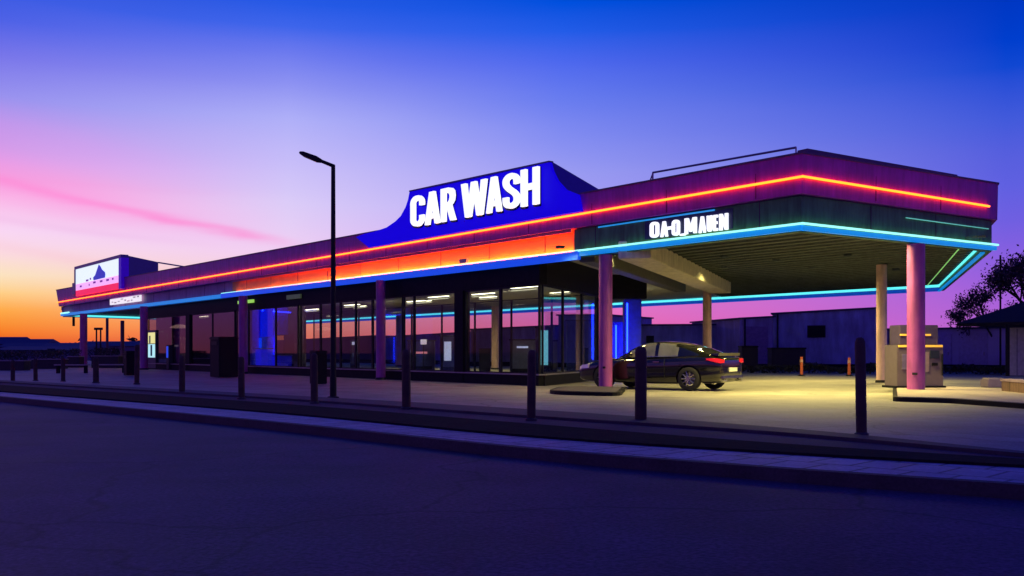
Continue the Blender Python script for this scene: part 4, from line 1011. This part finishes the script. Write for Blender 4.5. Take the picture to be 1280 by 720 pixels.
def stake(px, y0, y1, label):
    p = G(px, y1); t = thing('marker_post', p, label, 'marker post', 'orange marker posts by the sheds'); h = Zat(y0, p.y)
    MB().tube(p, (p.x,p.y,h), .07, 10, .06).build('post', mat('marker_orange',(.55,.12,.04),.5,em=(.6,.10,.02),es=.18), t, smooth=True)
    MB().tube((p.x,p.y,h*.72), (p.x,p.y,h*.86), .078, 10).build('band', mat('reflective_band',(.8,.5,.4),.4), t, smooth=True)
    MB().lathe((p.x,p.y,0), [(.16,0),(.16,.04),(.08,.07)], 12).build('foot', m_dark, t)
stake(1002, 446, 470, 'orange marker post before the middle of the tall blue shed'); stake(1061.5, 447, 470, 'orange marker post just left of the right end bollard')
def bin2(px, w, Y, h, label):
    p = AT(px, Y); t = thing('dumpster', P3(p,-.0), label, 'dumpster'); 
    MB().box(p, (1,0), (0,1), w, 1.0, .1, h-.1).build('body', mat('dumpster_navy',(.015,.014,.035),.6), t, bevel=.03); MB().box(p, (1,0), (0,1), w*1.04, 1.05, h-.1, h).build('lid', m_dark, t, bevel=.02)
    for k in (-1,1): MB().tube((p.x+k*w*.4-.05,p.y-.45,.06),(p.x+k*w*.4+.05,p.y-.45,.06),.06,10).build('caster', m_black, t)
bin2(935, .9, 55, 1.45, 'small dark dumpster in front of the violet door'); bin2(983, 1.9, 55, 1.35, 'long dark dumpster left of the first orange marker post')
# hedge bed along the sheds
def hedge(px0, px1, Y0, Y1, h, label, th=1.2):
    a = AT(px0,Y0); b = AT(px1,Y1); d = (b-a).normalized(); n = Vector((-d.y,d.x)); L = (b-a).length; rng = random.Random(int(px0)+3); mb = MB()
    for k in range(int(L*230)):
        x = rng.uniform(0,L); hh = h*(.75+.35*noise.noise(Vector((x*.7,0,px0))));
        y = rng.uniform(-th/2,th/2); z = rng.random()**.6*hh; p = a + d*x + n*y; leaf(mb, Vector((p.x,p.y,z)), rng.uniform(.06,.13), rng)
    o = mb.build('hedge', m_leaf); return tag(o, label, 'hedge', 'low hedges')
hedge(925, 1108, 51, 49, .55, 'low dark hedge at the foot of the blue sheds')
hedge(1155, 1300, 50, 46, .50, 'low dark hedge before the garage row at the right')
hedge(-60, 150, 92, 92, 1.7, 'long dark hedge closing the far left side', 1.6)

# ------------------------------------------------------------------ trees
def tree(px, Y, htop, rad, trunk_h, nleaf, label, seed, leafm, ls=(.06,.13), cz=None):
    p = AT(px,Y); rng = random.Random(seed); t = thing('tree', P3(p,-.15), label, 'tree', 'trees around the site')
    tr = MB(); tips = []
    def br(a, d, L, r, lv):
        b = a + d*L; tr.tube(a, b, r, 7, r*.65)
        if lv == 0: tips.append(b); return
        for k in range(3 if lv > 1 else 4):
            nd = (d + Vector((rng.gauss(0,.55),rng.gauss(0,.55),rng.gauss(.1,.35)))).normalized(); br(b, nd, L*rng.uniform(.6,.85), r*.6, lv-1)
    base = Vector((p.x,p.y,-.15)); br(base, Vector((0,0,1)), trunk_h, rad*.055, 4)
    # scale branch tips to fill the wanted crown
    top = max(q.z for q in tips); sx = (htop+.15)/max(top+.15,.1)
    tr.v = [((v[0]-p.x)*sx*1.0+p.x, (v[1]-p.y)*sx+p.y, (v[2]+.15)*sx-.15) for v in tr.v]
    tips = [Vector(((v.x-p.x)*sx+p.x, (v.y-p.y)*sx+p.y, (v.z+.15)*sx-.15)) for v in tips]
    tr.build('trunk', mat('bark',(.03,.022,.03),.9,bump=.5), t)
    cr = MB()
    for k in range(nleaf):
        c = rng.choice(tips); q = c + Vector((rng.gauss(0,rad*.13),rng.gauss(0,rad*.13),rng.gauss(0,rad*.12))); leaf(cr, q, rng.uniform(*ls), rng)
    cr.build('crown', leafm, t)
tree(1305, 52, 6.0, 2.4, 1.6, 6500, 'lacy dark tree rising behind the house roof at the right edge', 5, m_leafp, (.05,.12))
tree(1246, 56, 4.7, 1.5, 1.2, 2200, 'open crowned small tree right of the canopy corner', 11, m_leafp, (.05,.11))
tree(1211, 58, 4.3, 1.2, 1.1, 1800, 'little round tree just right of the canopy edge above the garages', 19, m_leafp, (.05,.10))
p = AT(1250.5, 52); t = thing('utility_pole', P3(p,0), 'thin dark utility pole in front of the small trees', 'pole'); MB().tube(P3(p,-.1), P3(p,6.3), .05).build('shaft', m_dark, t); MB().box(p, (1,0), (0,1), .5, .06, 6.0, 6.06).build('crossbar', m_dark, t)
# far left skyline: houses and trees one can tell apart + wood
rng = random.Random(21)
hl = ['far house with a low gable at the left horizon', 'long flat roofed shed on the left horizon', 'pale far house left of the last column', 'tiny far house near the photo left edge', 'far blue roofed hall seen under the billboard', 'low far house seen right of the last column']
hm = [mat('far_wall_a',(.10,.07,.14),.8), mat('far_wall_b',(.12,.12,.3),.8), mat('far_wall_c',(.16,.12,.22),.8)]
for i, (px, Y, w, h) in enumerate(((30,230,14,4.2),(70,200,20,3.0),(92,170,9,2.6),(5,250,12,5.0),(60,150,12,2.0),(140,190,12,3.2))):
    p = AT(px,Y); t = thing('far_house', P3(p,-.15), hl[i], 'house', 'far houses on the left skyline')
    MB().box(p, (1,0), (0,1), w, 8, -.15, h*.7).build('wall', hm[i%3], t)
    x0, x1, y0, y1 = p.x-w/2-.3, p.x+w/2+.3, p.y-4.4, p.y+4.4
    MB().add([(x0,y0,h*.7),(x1,y0,h*.7),(x1,y1,h*.7),(x0,y1,h*.7),(x0+.3,p.y,h),(x1-.3,p.y,h)], [(3,2,1,0),(0,1,5,4),(2,3,4,5),(1,2,5),(3,0,4)]).build('roof', m_shroof, t)
    MB().box(p+Vector((w*.2,-4.05)), (1,0), (0,1), 1.2, .06, .8, 1.6).build('window', wdark, t)
# wood: scattered leaf clumps along the horizon
wd = MB()
for k in range(520):
    Y = rng.uniform(260,420); px = rng.uniform(-260,640); p = AT(px,Y); hh = rng.uniform(2.5,5.2)+1.8*noise.noise(Vector((px*.02,3,0))); r = rng.uniform(2,4.5)
    for j in range(26):
        a = Vector((rng.gauss(0,1),rng.gauss(0,1),rng.gauss(0,1))).normalized()*rng.random()**.4; leaf(wd, Vector((p.x+a.x*r,p.y+a.y*r,max(0,hh*.5+a.z*hh*.5))), rng.uniform(.5,1.1), rng)
tag(wd.build('far_woods', mat('far_leaf',(.03,.018,.03),.9,var=.4)), kind='stuff')
# solid low hill behind the wood so the horizon line reads dark
hill = MB(); n = 60; P = []
for i in range(n+1):
    px = -500 + i*(1900/n); p = AT(px, 520); z = 1.0 + 2.2*abs(noise.noise(Vector((i*.23,0,0)))); P += [(p.x,520,-.16),(p.x,540,z),(p.x,640,-.16)]
hill.add(P, [(i*3,(i+1)*3,(i+1)*3+1,i*3+1) for i in range(n)] + [(i*3+1,(i+1)*3+1,(i+1)*3+2,i*3+2) for i in range(n)])
tag(hill.build('hills', m_ground), kind='structure')
# distant masts
p = AT(123, 150); t = thing('far_billboard', P3(p,0), 'distant T shaped billboard on two posts against the orange sky', 'billboard')
MB().box(p, (1,0), (0,1), 1.3, .2, Zat(412.5,150), Zat(409.5,150)).build('board', m_dark, t)
for k in (-.3,.35): MB().tube((p.x+k,p.y,0),(p.x+k,p.y,Zat(412,150)),.12).build('post', m_dark, t)
p = AT(134, 120); t = thing('flag_pole', P3(p,0), 'thick dark mast under the canopy against the orange sky', 'mast'); MB().tube(P3(p,0),P3(p,5.4),.17).build('shaft', mat('mast_brown',(.12,.05,.07),.7), t); MB().lathe((p.x,p.y,0),[(.3,0),(.3,.2)],12).build('footing', m_dark, t)

# ------------------------------------------------------------------ world: dusk sky by direction
w = bpy.data.worlds.new('World'); sc.world = w; w.use_nodes = True; nt = w.node_tree; N = nt.nodes.new; L = nt.links.new
for n in list(nt.nodes): nt.nodes.remove(n)
out = N('ShaderNodeOutputWorld'); bg = N('ShaderNodeBackground'); L(bg.outputs[0], out.inputs[0])
tc = N('ShaderNodeTexCoord'); sep = N('ShaderNodeSeparateXYZ'); L(tc.outputs['Generated'], sep.inputs[0])
def M(op, a, b=None, c=None, clamp=False):
    m = N('ShaderNodeMath'); m.operation = op; m.use_clamp = clamp
    for i, v in enumerate((a,b,c)):
        if v is None: continue
        if isinstance(v,(int,float)): m.inputs[i].default_value = v
        else: L(v, m.inputs[i])
    return m.outputs[0]
x, y, z = sep.outputs
hyp = M('SQRT', M('ADD', M('MULTIPLY',x,x), M('MULTIPLY',y,y)))
el = M('DIVIDE', z, M('MAXIMUM', hyp, .001))
az = M('MULTIPLY', M('ARCTAN2', x, y), 180/math.pi)
nz = N('ShaderNodeTexNoise'); nz.inputs['Scale'].default_value = 3; nz.inputs['Detail'].default_value = 5
mp = N('ShaderNodeMapping'); mp.inputs['Scale'].default_value = (1,1,7); L(tc.outputs['Generated'], mp.inputs[0]); L(mp.outputs[0], nz.inputs['Vector'])
elw = M('ADD', el, M('MULTIPLY', M('SUBTRACT', nz.outputs['Fac'], .5), .014))
t01 = M('MULTIPLY', elw, 2.0, clamp=True)      # elevation tangent 0..0.5
def ramp(stops):
    r = N('ShaderNodeValToRGB'); cr = r.color_ramp; cr.interpolation = 'LINEAR'
    while len(cr.elements) > 1: cr.elements.remove(cr.elements[-1])
    cr.elements[0].position = stops[0][0]*2; cr.elements[0].color = lin(*stops[0][1])
    for p, c in stops[1:]:
        e = cr.elements.new(min(1,p*2)); e.color = lin(*c)
    L(t01, r.inputs[0]); return r.outputs[0]
rL = ramp([(0,(190,50,25)),(.008,(225,80,20)),(.02,(248,125,30)),(.04,(255,170,62)),(.055,(255,208,130)),(.070,(252,228,190)),(.089,(252,220,222)),(.111,(250,215,244)),(.141,(250,195,236)),(.156,(243,160,222)),(.176,(224,155,232)),(.200,(192,150,233)),(.233,(150,143,238)),(.270,(118,115,233)),(.304,(76,96,230)),(.326,(60,90,226)),(.5,(10,40,150))])
rM = ramp([(0,(235,95,70)),(.03,(250,150,110)),(.06,(250,200,200)),(.10,(241,208,243)),(.15,(220,204,248)),(.192,(198,188,249)),(.232,(175,175,248)),(.272,(140,145,242)),(.304,(105,120,238)),(.328,(62,101,235)),(.352,(38,90,230)),(.5,(0,45,160))])
rC = ramp([(0,(250,90,130)),(.03,(240,108,175)),(.06,(228,125,205)),(.10,(195,150,238)),(.15,(170,160,246)),(.185,(155,156,242)),(.222,(130,140,241)),(.263,(104,124,239)),(.296,(78,105,238)),(.330,(35,92,232)),(.361,(0,80,222)),(.5,(0,40,155))])
rR = ramp([(0,(195,100,200)),(.03,(178,100,215)),(.07,(148,95,222)),(.12,(112,95,225)),(.155,(96,96,225)),(.177,(88,95,222)),(.214,(66,90,219)),(.243,(44,80,215)),(.262,(16,71,210)),(.288,(0,62,205)),(.324,(0,55,195)),(.5,(0,30,140))])
rB = ramp([(0,(135,62,90)),(.02,(132,66,115)),(.05,(128,74,150)),(.12,(124,84,195)),(.25,(86,74,198)),(.38,(44,58,180)),(.5,(10,36,150))])
def mr(v, a, b):
    m = N('ShaderNodeMapRange'); m.interpolation_type = 'SMOOTHSTEP'; m.inputs[1].default_value = a; m.inputs[2].default_value = b; L(v, m.inputs[0]); return m.outputs[0]
def mix(f, a, b, bt='MIX'):
    m = N('ShaderNodeMix'); m.data_type = 'RGBA'; m.blend_type = bt; L(f, m.inputs[0])
    for v, i in ((a,6),(b,7)):
        if isinstance(v, tuple): m.inputs[i].default_value = v
        else: L(v, m.inputs[i])
    return m.outputs[2]
def lr(v, a, b):
    m = N('ShaderNodeMapRange'); m.interpolation_type = 'LINEAR'; m.inputs[1].default_value = a; m.inputs[2].default_value = b; L(v, m.inputs[0]); return m.outputs[0]
c = mix(lr(az,-29,-13), rL, rM); c = mix(lr(az,-13,3), c, rC); c = mix(lr(az,3,27), c, rR)
aa = M('ABSOLUTE', az); c = mix(mr(aa, 30, 56), c, rB)
# pink cloud streaks
def streak(a0, e0, slope, wdt, amt, col, az0, az1, sc_):
    global c
    n2 = N('ShaderNodeTexNoise'); n2.inputs['Scale'].default_value = sc_; n2.inputs['Detail'].default_value = 6
    m2 = N('ShaderNodeMapping'); m2.inputs['Scale'].default_value = (1,1,5); m2.inputs['Location'].default_value = (a0,e0*9,0); L(tc.outputs['Generated'], m2.inputs[0]); L(m2.outputs[0], n2.inputs['Vector'])
    lin_ = M('ADD', M('MULTIPLY', M('SUBTRACT', az, a0), slope), e0)
    dd = M('DIVIDE', M('SUBTRACT', M('ADD', el, M('MULTIPLY', M('SUBTRACT', n2.outputs['Fac'], .5), .018)), lin_), wdt)
    gs = M('POWER', 2.718, M('MULTIPLY', M('MULTIPLY', dd, dd), -1))
    f = M('MULTIPLY', M('MULTIPLY', gs, amt), M('MULTIPLY', M('SUBTRACT', 1, lr(az,az0,az1)), M('MULTIPLY_ADD', n2.outputs['Fac'], 1.2, .2)), clamp=True)
    c = mix(f, c, lin(*col))
streak(-27.9, .156, -.0031, .0045, .75, (255,125,205), -15.5, -12, 8)
streak(-27.9, .156, -.0024, .022, .65, (255,150,222), -24, -13, 4)
streak(-27.9, .205, -.0030, .018, .25, (235,150,235), -24, -16, 5)
streak(-27.9, .095, -.0020, .006, .30, (250,190,205), -22, -12, 9)
streak(-27.9, .122, -.0015, .004, .22, (235,170,225), -22, -16, 5)
c = mix(mr(M('MULTIPLY', el, -1), .0, .02), c, lin(26,18,50))
L(c, bg.inputs['Color']); bg.inputs['Strength'].default_value = 1.0

# weak afterglow sun from the left horizon
sl = bpy.data.lights.new('sun', 'SUN'); sl.energy = .03; sl.angle = R(12); sl.color = (1,.5,.45)
so = bpy.data.objects.new('sun', sl); C.objects.link(so); so.rotation_euler = Vector((math.sin(R(-38)),math.cos(R(-38)),math.tan(R(4)))).to_track_quat('Z','Y').to_euler()

# ------------------------------------------------------------------ camera and render settings
cam = bpy.data.cameras.new('camera'); co = bpy.data.objects.new('camera', cam); C.objects.link(co)
co.location = (0,0,H); co.rotation_euler = (R(90),0,0)
cam.sensor_width = 36; cam.lens = 36*F/1280; cam.shift_y = (HZ-360)/1280; cam.clip_end = 3000
sc.camera = co
sc.view_settings.view_transform = 'Standard'; sc.view_settings.look = 'None'; sc.view_settings.exposure = 0; sc.view_settings.gamma = 1
sc.render.engine = 'CYCLES'
sc.cycles.use_denoising = True
try: sc.cycles.denoiser = 'OPENIMAGEDENOISE'
except Exception: pass
sc.cycles.max_bounces = 8; sc.cycles.transparent_max_bounces = 16; sc.cycles.sample_clamp_indirect = 4
sc.cycles.caustics_reflective = False; sc.cycles.caustics_refractive = False
